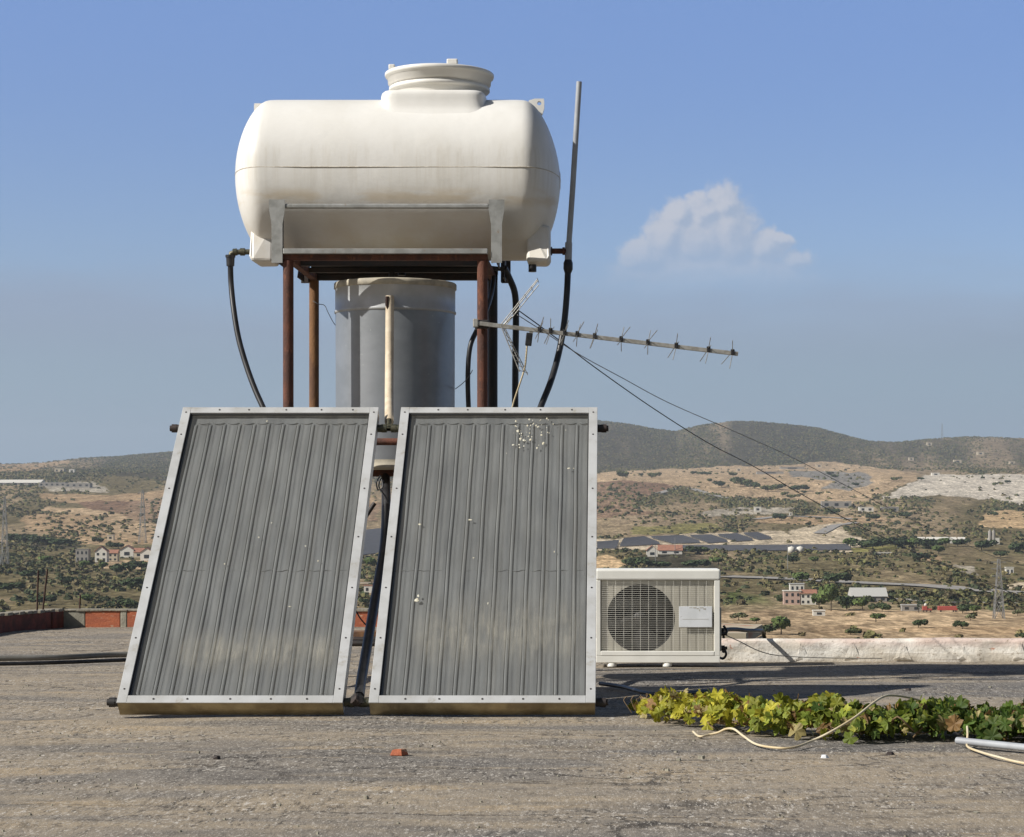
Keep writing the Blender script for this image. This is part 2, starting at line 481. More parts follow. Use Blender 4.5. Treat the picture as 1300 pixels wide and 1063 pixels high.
def roof_material():
    m = bpy.data.materials.new('gritty_roof'); m.use_nodes = True
    q = NG(m.node_tree); b = q.n['Principled BSDF']
    tcn = q.new('ShaderNodeTexCoord'); ob = tcn.outputs['Object']
    spo = q.new('ShaderNodeSeparateXYZ'); q.put(spo.inputs[0], ob)
    big = q.ramp(q.noise(q.vmul(ob, (0.42, 1.1, 1)), 1.0, 5, 0.6, dist=0.8), 0.40, 0.60)
    lft = q.ramp(spo.outputs[0], 0.3, -2.4, 0.0, 0.28)
    big = q.math('ADD', big, lft, clamp=True)
    c = q.mix(big, (0.140, 0.131, 0.121, 1), (0.310, 0.255, 0.185))
    mid = q.ramp(q.noise(q.vmul(ob, (1.6, 4.4, 1)), 1.0, 6, 0.65, dist=0.5), 0.42, 0.62)
    c = q.mix(q.math('MULTIPLY', mid, 0.6), c, (0.225, 0.198, 0.165))
    yl = q.ramp(q.noise(q.vmul(ob, (0.9, 2.6, 1)), 1.3, 5, 0.6), 0.56, 0.68)
    c = q.mix(q.math('MULTIPLY', yl, 0.65), c, (0.38, 0.295, 0.19))
    dk = q.ramp(q.noise(q.vmul(ob, (0.8, 3.6, 1)), 1.1, 6, 0.65, dist=0.6), 0.57, 0.68)
    c = q.mix(q.math('MULTIPLY', dk, 0.45), c, (0.075, 0.070, 0.066))
    rg = q.math('ABSOLUTE', q.math('SUBTRACT', q.noise(q.vmul(ob, (0.35, 2.2, 1)), 1.0, 5, 0.6, dist=0.3), 0.5))
    c = q.mix(q.math('MULTIPLY', q.ramp(rg, 0.009, 0.0), q.ramp(q.noise(ob, 0.9, 3), 0.48, 0.6, 0, .8)), c, (0.03, 0.027, 0.024))
    # dark fissures and lap joints
    cr = q.new('ShaderNodeTexVoronoi', feature='DISTANCE_TO_EDGE')
    dist = q.new('ShaderNodeTexNoise'); q.put(dist.inputs['Vector'], ob); dist.inputs['Scale'].default_value = 3; dist.inputs['Detail'].default_value = 5
    vv = q.new('ShaderNodeVectorMath', operation='ADD'); q.put(vv.inputs[0], q.vmul(ob, (0.6, 1.2, 1)))
    q.put(vv.inputs[1], q.vmul(dist.outputs['Color'], (0.6, 0.6, 0)))
    q.put(cr.inputs['Vector'], vv.outputs[0]); cr.inputs['Scale'].default_value = 0.9
    crack = q.math('MULTIPLY', q.ramp(cr.outputs['Distance'], 0.004, 0.02, 1, 0), q.ramp(q.noise(ob, 1.1, 3), 0.45, 0.6))
    c = q.mix(q.math('MULTIPLY', crack, 0.7), c, (0.035, 0.03, 0.026))
    # grit: pale and dark grains, clots of bitumen
    g1 = q.noise(q.vmul(ob, (1, 0.30, 1)), 62, 3, 0.75)
    g2 = q.noise(q.vmul(ob, (1, 0.26, 1)), 34, 4, 0.8)
    msk = q.ramp(q.noise(ob, 1.3, 4, 0.6), 0.38, 0.60, 0.35, 1.0)
    c = q.mix(q.math('MULTIPLY', q.ramp(g2, 0.50, 0.36), q.math('MULTIPLY', msk, 0.85)), c, (0.042, 0.038, 0.034))
    g3 = q.noise(q.vmul(ob, (1, 0.4, 1)), 11, 5, 0.8)
    c = q.mix(q.math('MULTIPLY', q.ramp(g3, 0.54, 0.68), 0.35), c, (0.33, 0.285, 0.225))
    c = q.mix(q.math('MULTIPLY', q.ramp(g3, 0.46, 0.32), 0.35), c, (0.055, 0.048, 0.042))
    c = q.mix(q.math('MULTIPLY', q.ramp(g1, 0.56, 0.66), q.math('MULTIPLY', msk, 0.9)), c, (0.52, 0.48, 0.42))
    g4 = q.noise(q.vmul(ob, (1, 0.35, 1)), 120, 2, 0.7)
    c = q.mix(q.math('MULTIPLY', q.ramp(g4, 0.60, 0.68), 0.7), c, (0.55, 0.51, 0.45))
    q.put(b.inputs['Base Color'], c)
    b.inputs['Roughness'].default_value = 0.92
    b.inputs['Specular IOR Level'].default_value = 0.15
    h = q.math('ADD', q.math('MULTIPLY', g1, 0.3), q.math('ADD', q.math('MULTIPLY', g2, 0.6), q.math('MULTIPLY', g3, 1.0)))
    bn = q.new('ShaderNodeBump'); bn.inputs['Strength'].default_value = 0.55; bn.inputs['Distance'].default_value = 0.010
    q.put(bn.inputs['Height'], h); q.put(b.inputs['Normal'], bn.outputs[0])
    return m


roofm = roof_material()


def whitewash_material():
    m = bpy.data.materials.new('flaking_whitewash'); m.use_nodes = True
    q = NG(m.node_tree); b = q.n['Principled BSDF']
    tcn = q.new('ShaderNodeTexCoord'); ob = tcn.outputs['Object']
    sp = q.new('ShaderNodeSeparateXYZ'); q.put(sp.inputs[0], ob)
    c = q.mix(q.ramp(q.noise(q.vmul(ob, (3, 3, 14)), 1.0, 6, 0.65), 0.35, 0.65), (0.86, 0.82, 0.74, 1), (0.66, 0.60, 0.50))
    pk = q.math('MULTIPLY', q.ramp(sp.outputs[2], 0.065, 0.125), q.ramp(q.noise(q.vmul(ob, (2.6, 1, 5)), 1, 5), 0.36, 0.58))
    c = q.mix(q.math('MULTIPLY', pk, 0.7), c, (0.58, 0.42, 0.36))
    fl = q.ramp(q.noise(q.vmul(ob, (9, 9, 16)), 2.2, 8, 0.8), 0.565, 0.62)
    c = q.mix(q.math('MULTIPLY', fl, 0.8), c, (0.26, 0.20, 0.14))
    ln = q.ramp(q.noise(q.vmul(ob, (2.0, 1, 60)), 1.0, 3, 0.5), 0.60, 0.66)
    c = q.mix(q.math('MULTIPLY', ln, 0.45), c, (0.40, 0.33, 0.26))
    br = q.ramp(q.noise(q.vmul(ob, (6, 3, 10)), 1.3, 4, 0.6), 0.69, 0.73)
    c = q.mix(q.math('MULTIPLY', br, 0.8), c, (0.50, 0.17, 0.08))
    q.put(b.inputs['Base Color'], c); b.inputs['Roughness'].default_value = 0.9
    bn = q.new('ShaderNodeBump'); bn.inputs['Strength'].default_value = 0.6; bn.inputs['Distance'].default_value = 0.01
    q.put(bn.inputs['Height'], q.noise(ob, 30, 6, 0.65)); q.put(b.inputs['Normal'], bn.outputs[0])
    return m


washm = whitewash_material()


def attr_material(name, rough=0.9, trans=0.0, noise_amp=0.35, scale=30.0):
    m = bpy.data.materials.new(name); m.use_nodes = True
    q = NG(m.node_tree); b = q.n['Principled BSDF']
    at = q.new('ShaderNodeAttribute', attribute_name='Col')
    tcn = q.new('ShaderNodeTexCoord')
    n = q.noise(tcn.outputs['Object'], scale, 3, 0.6)
    k = q.ramp(n, 0.3, 0.7, 1 - noise_amp, 1 + noise_amp)
    cc = q.new('ShaderNodeVectorMath', operation='SCALE'); q.put(cc.inputs[0], at.outputs['Color']); q.put(cc.inputs['Scale'], k)
    q.put(b.inputs['Base Color'], cc.outputs[0])
    b.inputs['Roughness'].default_value = rough
    b.inputs['Specular IOR Level'].default_value = 0.3
    if trans:
        t = q.new('ShaderNodeBsdfTranslucent'); q.put(t.inputs[0], cc.outputs[0])
        ms = q.new('ShaderNodeMixShader'); ms.inputs[0].default_value = trans
        q.l.new(b.outputs[0], ms.inputs[1]); q.l.new(t.outputs[0], ms.inputs[2])
        q.l.new(ms.outputs[0], q.n['Material Output'].inputs[0])
    return m


leafm = attr_material('vine_leaf', 0.55, 0.35, 0.18, 40)
shrubm = attr_material('shrub_foliage', 0.9, 0.0, 0.3, 0.6)


# ------------------------------------------------------------------ numpy noise
def _hash(ix, iy, seed):
    h = (ix.astype(np.int64) * 374761393 + iy.astype(np.int64) * 668265263 + seed * 974711) & 0x7fffffff
    h = ((h ^ (h >> 13)) * 1274126177) & 0x7fffffff
    return ((h ^ (h >> 16)) & 0xffff) / 65535.0


def vnoise(x, y, seed=0):
    ix = np.floor(x); iy = np.floor(y); fx = x - ix; fy = y - iy
    fx = fx * fx * (3 - 2 * fx); fy = fy * fy * (3 - 2 * fy)
    a = _hash(ix, iy, seed); b = _hash(ix + 1, iy, seed); c = _hash(ix, iy + 1, seed); d = _hash(ix + 1, iy + 1, seed)
    return (a * (1 - fx) + b * fx) * (1 - fy) + (c * (1 - fx) + d * fx) * fy


def fbm(x, y, seed=0, o=4):
    s = 0; a = 0.5; t = 0
    for k in range(o):
        s = s + a * vnoise(x * 2 ** k, y * 2 ** k, seed + k * 17); t += a; a *= 0.55
    return s / t


# ------------------------------------------------------------------ terrain
SKX = [-3000, -600, 0, 50, 100, 150, 215, 330, 480, 620, 700, 760, 800, 835, 860, 890, 930, 960, 1000, 1040, 1075, 1100, 1140, 1200, 1250, 1300, 1900, 4000]
SKY_ = [600, 592, 590, 588, 582, 580, 574, 562, 552, 545, 537, 534, 539, 546, 548, 540, 535, 536, 540, 545, 554, 560, 562, 556, 555, 557, 562, 590]
TY = [450, 545, 650, 800, 1000, 1300, 1600, 2000, 2500, 3000, 3400]
TP = [815, 790, 772, 745, 718, 690, 668, 640, 612, 601, 597]


def terrain_z(x, y):
    x = np.asarray(x, float); y = np.asarray(y, float)
    yy = np.maximum(y, 1.0)
    px = CX + FP * x / np.maximum(yy, 200)
    S = np.interp(px, SKX, SKY_)
    py = np.interp(yy, TY, TP)
    f = np.clip((yy - 3400) / 1600, 0, 1); f = f * f * (3 - 2 * f)
    py = py + (S - 597) * f
    back = np.clip((yy - 5000) / 4000, 0, 1)
    py = py + back * (640 - S)
    # fields lean to the side a little: broad relief
    rel = (fbm(x / 420 + 7, y / 420, 3, 4) - 0.5) * 9 + (fbm(x / 110, y / 110, 9, 3) - 0.5) * 3.0
    rel = rel * np.clip((yy - 700) / 900, 0.25, 1) * (1 - 0.55 * f)
    far = (fbm(x / 700, y / 500, 21, 5) - 0.5) * 16 * f * (1 - f) * 2
    py = py + rel + far
    z = ZC + (CY - py) * yy / FP
    near = np.interp(y, [-500, 20, 100, 250, 400], [-11, -11, -15, -24, -26.5])
    k = np.clip((y - 380) / 70, 0, 1)
    return near * (1 - k) + z * k


def tz(x, y): return float(terrain_z(np.array([x]), np.array([y]))[0])


def ground_at(px, py, y0=430, y1=6000):
    """first terrain point seen along the line of sight through (px, py)"""
    ys = np.geomspace(y0, y1, 1600)
    xs = (px - CX) * ys / FP
    zs = terrain_z(xs, ys)
    ray = ZC + (CY - py) * ys / FP
    hit = np.where(zs >= ray)[0]
    i = hit[0] if len(hit) else len(ys) - 1
    return Vector((xs[i], ys[i], zs[i]))


OLIVE = (0.180, 0.148, 0.080); WOOD = (0.086, 0.076, 0.048); TAN = (0.50, 0.365, 0.225); TAN2 = (0.42, 0.295, 0.175)
BROWN = (0.25, 0.16, 0.105); WHITE = (0.64, 0.57, 0.465); SAND = (0.58, 0.48, 0.34); ORANGE = (0.55, 0.39, 0.22)
GREEN = (0.12, 0.14, 0.05); YGREEN = (0.24, 0.22, 0.08); PALE = (0.42, 0.37, 0.29); GRAVEL = (0.27, 0.25, 0.22)
# (colour, shrub density, polygon given as bearing / depression of its corners)
COVER = [
    (WOOD, 0.95, [(-2500, 560), (2500, 520), (2500, 597), (1300, 600), (1165, 600), (1060, 588), (960, 591), (760, 598), (480, 612), (215, 612), (120, 600), (60, 596), (-2500, 600)]),
    (TAN2, 0.10, [(-400, 592), (0, 591), (85, 584), (86, 588), (40, 598), (-400, 604)]),
    (PALE, 0.15, [(50, 612), (120, 612), (140, 626), (60, 624)]),
    (TAN2, 0.12, [(50, 626), (130, 630), (215, 622), (480, 630), (480, 642), (215, 640), (120, 642), (60, 634)]),
    (BROWN, 0.35, [(100, 638), (215, 634), (480, 640), (480, 660), (215, 668), (120, 652)]),
    (TAN, 0.06, [(55, 643), (130, 647), (170, 658), (120, 656), (50, 648)]),
    (TAN2, 0.55, [(30, 652), (130, 655), (215, 668), (210, 690), (150, 694), (90, 690), (30, 672)]),
    (TAN, 0.02, [(740, 602), (860, 595), (960, 591), (1060, 587), (1165, 600), (1158, 612), (1120, 627), (1100, 637), (1050, 640), (1000, 634), (925, 634), (870, 617), (800, 610), (740, 612)]),
    (GRAVEL, 0.03, [(1000, 598), (1100, 600), (1110, 612), (1080, 622), (1040, 620), (1060, 610), (1010, 606)]),
    (BROWN, 0.22, [(740, 612), (800, 610), (860, 616), (800, 640), (840, 655), (740, 660)]),
    (OLIVE, 0.75, [(835, 628), (870, 617), (925, 632), (1000, 634), (1010, 645), (900, 655), (850, 650)]),
    (WHITE, 0.02, [(1118, 634), (1160, 612), (1170, 603), (1240, 602), (1400, 604), (1400, 652), (1300, 644), (1262, 635), (1190, 628), (1140, 634)]),
    (OLIVE, 0.75, [(1135, 637), (1190, 630), (1262, 637), (1300, 646), (1270, 662), (1200, 660), (1140, 648)]),
    (ORANGE, 0.04, [(1245, 655), (1262, 648), (1400, 650), (1400, 676), (1290, 672), (1245, 668)]),
    (YGREEN, 0.10, [(800, 670), (900, 664), (925, 672), (870, 678), (800, 678)]),
    (PALE, 0.06, [(885, 652), (940, 644), (1010, 644), (1005, 651), (900, 657)]),
    (TAN2, 0.15, [(960, 656), (1080, 654), (1150, 662), (1060, 668), (960, 664)]),
    (SAND, 0.02, [(440, 690), (740, 686), (900, 677), (990, 674), (1010, 682), (1060, 686), (1105, 697), (1085, 701), (900, 699), (740, 698), (440, 706)]),
    (SAND, 0.05, [(1000, 672), (1070, 664), (1075, 676), (1110, 692), (1080, 694), (1010, 684)]),
    (YGREEN, 0.05, [(1080, 695), (1140, 693), (1140, 699), (1080, 702)]),
    (ORANGE, 0.05, [(740, 708), (775, 704), (792, 714), (805, 724), (740, 726)]),
    (TAN2, 0.35, [(1150, 700), (1180, 700), (1200, 712), (1190, 718), (1160, 708)]),
    (PALE, 0.1, [(1210, 715), (1240, 722), (1240, 730), (1215, 726)]),
    (SAND, 0.1, [(1275, 742), (1310, 738), (1310, 748), (1280, 748)]),
    (GREEN, 0.85, [(920, 752), (1010, 756), (1080, 762), (1150, 770), (1120, 784), (1010, 780), (920, 776)]),
    (TAN, 0.03, [(600, 776), (920, 776), (1030, 774), (1130, 774), (1240, 776), (1500, 786), (1800, 830), (600, 830)]),
    (TAN2, 0.06, [(1120, 800), (1200, 795), (1300, 796), (1500, 800), (1500, 808), (1200, 806)]),
    (TAN2, 0.30, [(1030, 795), (1080, 794), (1115, 802), (1060, 808), (1030, 803)]),
    (OLIVE, 0.80, [(-900, 720), (215, 712), (480, 726), (480, 840), (-900, 840)]),
    (WOOD, 1.6, [(1030, 744), (1140, 748), (1300, 757), (1300, 771), (1180, 769), (1030, 760)]),
    (WOOD, 1.5, [(795, 704), (915, 703), (970, 714), (925, 726), (800, 726)]),
    (WOOD, 1.6, [(-100, 680), (60, 681), (95, 686), (108, 696), (60, 698), (-100, 694)]),
    (WOOD, 1.3, [(780, 655), (870, 652), (900, 656), (860, 664), (780, 666)]),
    (TAN, 0.10, [(118, 716), (200, 708), (200, 722), (150, 724), (128, 722)]),
]


def inpoly(px, py, poly):
    ins = np.zeros(px.shape, bool)
    n = len(poly)
    for i in range(n):
        x0, y0 = poly[i]; x1, y1 = poly[(i + 1) % n]
        if y0 == y1: continue
        c = ((y0 > py) != (y1 > py)) & (px < (x1 - x0) * (py - y0) / (y1 - y0) + x0)
        ins ^= c
    return ins


def cover(x, y, z):
    px = CX + FP * x / np.maximum(y, 1); py = CY - FP * (z - ZC) / np.maximum(y, 1)
    wx = (fbm(px / 14, py / 5, 31, 3) - .5) * 16; wy = (fbm(px / 18, py / 6, 41, 3) - .5) * 5
    qx, qy = px + wx, py + wy
    col = np.tile(np.array(OLIVE), x.shape + (1,)); den = np.full(x.shape, 0.6)
    for c, d, poly in COVER:
        m = inpoly(qx, qy, poly)
        col[m] = c; den[m] = d
    # bare ground showing through the scrub, following real slopes
    bare = np.clip((fbm(x / (24 + y / 34), y / (50 + y / 12), 55, 5) - 0.50) * 7, 0, 1) * np.clip(den * 1.4, 0, 1)
    bare = bare * np.where(py < 600, 0.66, 0.76)
    bc = np.array((0.42, 0.315, 0.20))
    col = col * (1 - bare[..., None]) + bc * bare[..., None]
    tone = 0.78 + 0.44 * fbm(x / (8 + y / 40), y / (30 + y / 12), 77, 4)
    col = col * tone[..., None]
    den = den * (1 - 0.9 * bare)
    near = y < 380
    col[near] = (0.2, 0.16, 0.1)
    return col, den


us = np.concatenate([np.linspace(-0.8, -0.32, 40)[:-1], np.linspace(-0.32, 0.235, 660), np.linspace(0.235, 0.8, 40)[1:]])
ysr = np.concatenate([np.linspace(-400, 350, 12), np.geomspace(380, 1400, 300)[:-1], np.geomspace(1400, 5200, 300), np.geomspace(5300, 9000, 12)])
UU, YY = np.meshgrid(us, ysr)
XX = UU * (np.maximum(YY, 0) + 250 + np.where(YY < 0, -0.0, 0))
ZZ = terrain_z(XX, YY)
col, _ = cover(XX, YY, ZZ)
nr, nc = XX.shape
vv = np.stack([XX, YY, ZZ], -1).reshape(-1, 3).astype(np.float32)
idx = np.arange(nr * nc).reshape(nr, nc)
ff = np.stack([idx[:-1, :-1], idx[:-1, 1:], idx[1:, 1:], idx[1:, :-1]], -1).reshape(-1, 4)


def np_mesh(name, v, f, material, cols=None, smooth=False, parent=None):
    me = bpy.data.meshes.new(name)
    k = f.shape[1]
    me.vertices.add(len(v)); me.vertices.foreach_set('co', np.asarray(v, np.float32).ravel())
    me.loops.add(f.size); me.loops.foreach_set('vertex_index', f.astype(np.int32).ravel())
    me.polygons.add(len(f)); me.polygons.foreach_set('loop_start', (np.arange(len(f)) * k).astype(np.int32))
    me.polygons.foreach_set('loop_total', np.full(len(f), k, np.int32))
    me.polygons.foreach_set('use_smooth', np.full(len(f), smooth, bool))
    if cols is not None:
        a = me.color_attributes.new('Col', 'FLOAT_COLOR', 'POINT')
        a.data.foreach_set('color', np.concatenate([cols, np.ones((len(cols), 1))], 1).astype(np.float32).ravel())
    me.materials.append(material)
    me.update(calc_edges=True); me.validate()
    o = bpy.data.objects.new(name, me); C.objects.link(o)
    if parent is not None: o.parent = parent
    return o


def terrain_material():
    m = bpy.data.materials.new('dry_hillside'); m.use_nodes = True
    q = NG(m.node_tree); b = q.n['Principled BSDF']
    at = q.new('ShaderNodeAttribute', attribute_name='Col')
    tcn = q.new('ShaderNodeTexCoord'); ob = tcn.outputs['Object']
    n1 = q.noise(q.vmul(ob, (1, 0.5, 0)), 0.16, 5, 0.65)
    n2 = q.noise(q.vmul(ob, (1, 0.35, 0)), 0.035, 5, 0.65)
    k = q.math('ADD', q.ramp(n1, 0.3, 0.7, 0.66, 1.28), q.ramp(n2, 0.3, 0.7, -0.20, 0.20))
    n3 = q.noise(q.vmul(ob, (1, 0.22, 0)), 0.42, 4, 0.75)           # tussocks and stones
    k = q.math('MULTIPLY', k, q.ramp(n3, 0.44, 0.60, 0.62, 1.12))
    n4 = q.noise(q.vmul(ob, (1, 0.20, 0)), 0.11, 4, 0.75)
    k = q.math('MULTIPLY', k, q.ramp(n4, 0.40, 0.58, 0.75, 1.1))
    cc = q.new('ShaderNodeVectorMath', operation='SCALE'); q.put(cc.inputs[0], at.outputs['Color']); q.put(cc.inputs['Scale'], k)
    q.put(b.inputs['Base Color'], cc.outputs[0]); b.inputs['Roughness'].default_value = 1.0
    b.inputs['Specular IOR Level'].default_value = 0.0
    return m


terr = np_mesh('ground', vv, ff, terrain_material(), col.reshape(-1, 3), True)
tag(terr, kind='structure')

# ---- scrub: uncountable shrubs over the hills, one mesh
nprng = np.random.default_rng(5)


def blob_template(nq, rng, flat=0.75):
    """a loose ball of small leaf-clump quads"""
    V = []; F = []
    for i in range(nq):
        d = rng.normal(size=3); d /= np.linalg.norm(d); d[2] = abs(d[2]) * 0.95 - 0.12
        r = 0.42 + 0.55 * rng.random() ** 0.6
        lump = 0.8 + 0.4 * math.sin(3.1 * d[0] + 2 * d[1]) * math.cos(2.7 * d[2] + 1.3)
        c = d * r * lump * np.array([1, 1, flat]); c[2] += 0.35
        nrm = d + rng.normal(size=3) * 0.45; nrm /= np.linalg.norm(nrm)
        a = np.cross(nrm, [0.3, 0.2, 1]); a /= np.linalg.norm(a); b2 = np.cross(nrm, a)
        s = 0.20 + 0.16 * rng.random()
        base = len(V)
        for (p, q) in ((-1, -.8), (.9, -1), (1, .7), (-.7, 1)):
            V.append(c + a * p * s + b2 * q * s)
        F.append((base, base + 1, base + 2, base + 3))
    return np.array(V), np.array(F)


def core_template(rng, flat=0.7):
    import itertools
    V = []; F = []
    n, mseg = 5, 7
    for i in range(n + 1):
        th = PI * 0.5 * i / n
        for k in range(mseg):
            a = 2 * PI * k / mseg
            r = 0.78 * (0.85 + 0.3 * rng.random())
            V.append((r * math.cos(th) * math.cos(a), r * math.cos(th) * math.sin(a), r * math.sin(th) * flat * 1.2 + 0.05))
    for i in range(n):
        for k in range(mseg):
            F.append((i * mseg + k, i * mseg + (k + 1) % mseg, (i + 1) * mseg + (k + 1) % mseg, (i + 1) * mseg + k))
    return np.array(V), np.array(F)


def scatter_points():
    pts = []
    for (n, y0, y1, smin, smax, boost) in ((4800, 430, 950, 0.8, 2.1, .55), (9500, 900, 1900, 0.9, 2.4, .52), (38000, 1800, 5100, 1.1, 3.4, 1.15)):
        t = nprng.random(n * 5)
        y = (y0 ** 1.6 + t * (y1 ** 1.6 - y0 ** 1.6)) ** (1 / 1.6)
        px = nprng.uniform(-420, 1720, n * 5)
        x = (px - CX) * y / FP
        z = terrain_z(x, y)
        _, den = cover(x, y, z)
        clump = fbm(x / (14 + y / 60), y / (34 + y / 20), 91, 3)
        keep = nprng.random(n * 5) < boost * den * np.clip((clump - 0.33) * 3.4, np.where(y > 3200, 0.35, 0.05), 1.2)
        hid = ((px > 235) & (px < 445)) | (px < -100) | (px > 1400)
        keep &= ~(hid & (nprng.random(n * 5) < .55))
        ii = np.where(keep)[0][:n]
        s = nprng.uniform(smin, smax, len(ii)) * (0.75 + 0.5 * clump[ii])
        pts.append(np.stack([x[ii], y[ii], z[ii], s], 1))
    return np.concatenate(pts)


pts = scatter_points()
tmpl = [blob_template(26, nprng) for _ in range(6)]
tmpl_far = [blob_template(9, nprng) for _ in range(6)]
cores = [core_template(nprng) for _ in range(6)]
PAL = np.array([(0.060, 0.070, 0.028), (0.095, 0.096, 0.036), (0.130, 0.120, 0.046), (0.045, 0.056, 0.026), (0.155, 0.130, 0.060), (0.115, 0.095, 0.05)])
Vs = []; Fs = []; Cs = []; off = 0
kind = nprng.integers(0, 6, len(pts))
for k in range(6):
    for near_, (tv, tf) in ((True, cores[k]), (True, tmpl[k]), (False, cores[k]), (False, tmpl_far[k])):
        sel = pts[(kind == k) & ((pts[:, 1] < 1900) == near_)]
        m = len(sel)
        ang = nprng.uniform(0, 2 * PI, m); ca, sa = np.cos(ang), np.sin(ang)
        s = sel[:, 3]; hgt = nprng.uniform(0.7, 1.15, m)
        x = (tv[None, :, 0] * ca[:, None] - tv[None, :, 1] * sa[:, None]) * s[:, None] + sel[:, 0:1]
        y = (tv[None, :, 0] * sa[:, None] + tv[None, :, 1] * ca[:, None]) * s[:, None] + sel[:, 1:2]
        z = tv[None, :, 2] * (s * hgt)[:, None] + sel[:, 2:3] - 0.15 * s[:, None]
        Vs.append(np.stack([x, y, z], -1).reshape(-1, 3))
        Fs.append((tf[None] + (np.arange(m) * len(tv))[:, None, None] + off).reshape(-1, 4)); off += m * len(tv)
        base = PAL[nprng.integers(0, 6, m)] * nprng.uniform(0.75, 1.3, (m, 1))
        cc = np.repeat(base[:, None, :], len(tv), 1) * nprng.uniform(0.85, 1.2, (m, len(tv), 1))
        Cs.append(cc.reshape(-1, 3))
shr = np_mesh('scrub', np.concatenate(Vs), np.concatenate(Fs), shrubm, np.concatenate(Cs))
tag(shr, 'olive green scrub and bushes scattered over the valley and hillsides', 'scrub', kind='stuff')

# ------------------------------------------------------------------ trees (things)
bark = mat('bark', (0.10, 0.075, 0.05), 0.95)


def tree_crown(name, n, seed, shape, colr, parent, cz, rad):
    rng = np.random.default_rng(seed)
    V = []; F = []; Cc = []
    lob = [(rng.normal(size=3) * np.array([.45, .45, .3 if shape != 'cypress' else .1])) for _ in range(7)]
    lr = [0.45 + 0.25 * rng.random() for _ in lob]
    lt = [0.72 + 0.6 * rng.random() for _ in lob]
    for i in range(n):
        j = rng.integers(0, len(lob))
        d = rng.normal(size=3); d /= np.linalg.norm(d)
        p = lob[j] + d * lr[j] * (0.55 + 0.45 * rng.random() ** .5)
        p = p * np.array([1, 1, 0.85 if shape != 'cypress' else 1]) * np.array(rad)
        if shape == 'palm': pass
        nrm = d + rng.normal(size=3) * .5; nrm /= np.linalg.norm(nrm)
        a = np.cross(nrm, [0.3, 0.2, 1]); a /= np.linalg.norm(a); b = np.cross(nrm, a)
        s = (0.10 + 0.10 * rng.random()) * min(rad)
        base = len(V); cc = np.array(colr) * lt[j] * (0.7 + 0.6 * rng.random())
        for (q, w) in ((-1, -.8), (.9, -1), (1, .7), (-.7, 1)):
            V.append(p + a * q * s + b * w * s + np.array([0, 0, cz])); Cc.append(cc)
        F.append((base, base + 1, base + 2, base + 3))
    return np_mesh(name, np.array(V), np.array(F), shrubm, np.array(Cc), parent=parent)


def make_tree(kindname, label, cat, h, rad, colr, seed, shape='round', n=420):
    t = thing(kindname, (0, 0, 0), label, cat)
    mb = MB()
    th = h * (0.45 if shape != 'cypress' else 0.15)
    mb.tube([(0, 0, -0.4), (0.05, 0.03, th * .5), (0.1, -0.05, th * 1.3)], 0.1, 8, True, [h * .035, h * .028, h * .012])
    r2 = random.Random(seed)
    for k in range(4):
        a = r2.uniform(0, 2 * PI)
        mb.tube([(0.05, 0, th * .7), (math.cos(a) * rad[0] * .5, math.sin(a) * rad[0] * .5, th * 1.35)], 0.05, 6, True, [h * .016, h * .007])
    mb.build('trunk', bark, t)
    tree_crown('crown', n, seed, shape, colr, t, h - rad[2] * 0.95, rad)
    return t


protos = {
    'round': make_tree('broadleaf_tree', '', 'tree', 5.0, (2.6, 2.6, 2.2), (0.085, 0.120, 0.036), 1),
    'bush': make_tree('carob_tree', '', 'tree', 3.6, (2.7, 2.7, 1.9), (0.100, 0.115, 0.045), 2),
    'dark': make_tree('dense_tree', '', 'tree', 5.5, (2.6, 2.6, 2.6), (0.058, 0.082, 0.034), 3, n=480),
    'cypress': make_tree('cypress_tree', '', 'tree', 8.0, (0.75, 0.75, 4.2), (0.035, 0.058, 0.028), 4, 'cypress'),
    'pale': make_tree('olive_tree', '', 'tree', 4.5, (2.3, 2.3, 1.9), (0.15, 0.16, 0.08), 5),
}
first = {k: True for k in protos}


def plant(kind_, px, py, hpx, label, group=None, wide=1.0):
    """a tree whose foot stands where the photograph shows it; height given by its apparent size"""
    p = ground_at(px, py)
    h0 = {'round': 5.0, 'bush': 3.6, 'dark': 5.5, 'cypress': 8.0, 'pale': 4.5}[kind_]
    s = hpx * p.y / FP / h0
    if first[kind_]:
        o = protos[kind_]; first[kind_] = False
        o.location = p; o.rotation_euler = (0, 0, rnd.uniform(0, 6)); o.scale = (s * wide, s * wide, s)
    else:
        o = copy_tree(protos[kind_], None, p, rnd.uniform(0, 6), (s * wide, s * wide, s))
    o['label'] = label; o['category'] = 'tree'
    if group: o['group'] = group
    return o


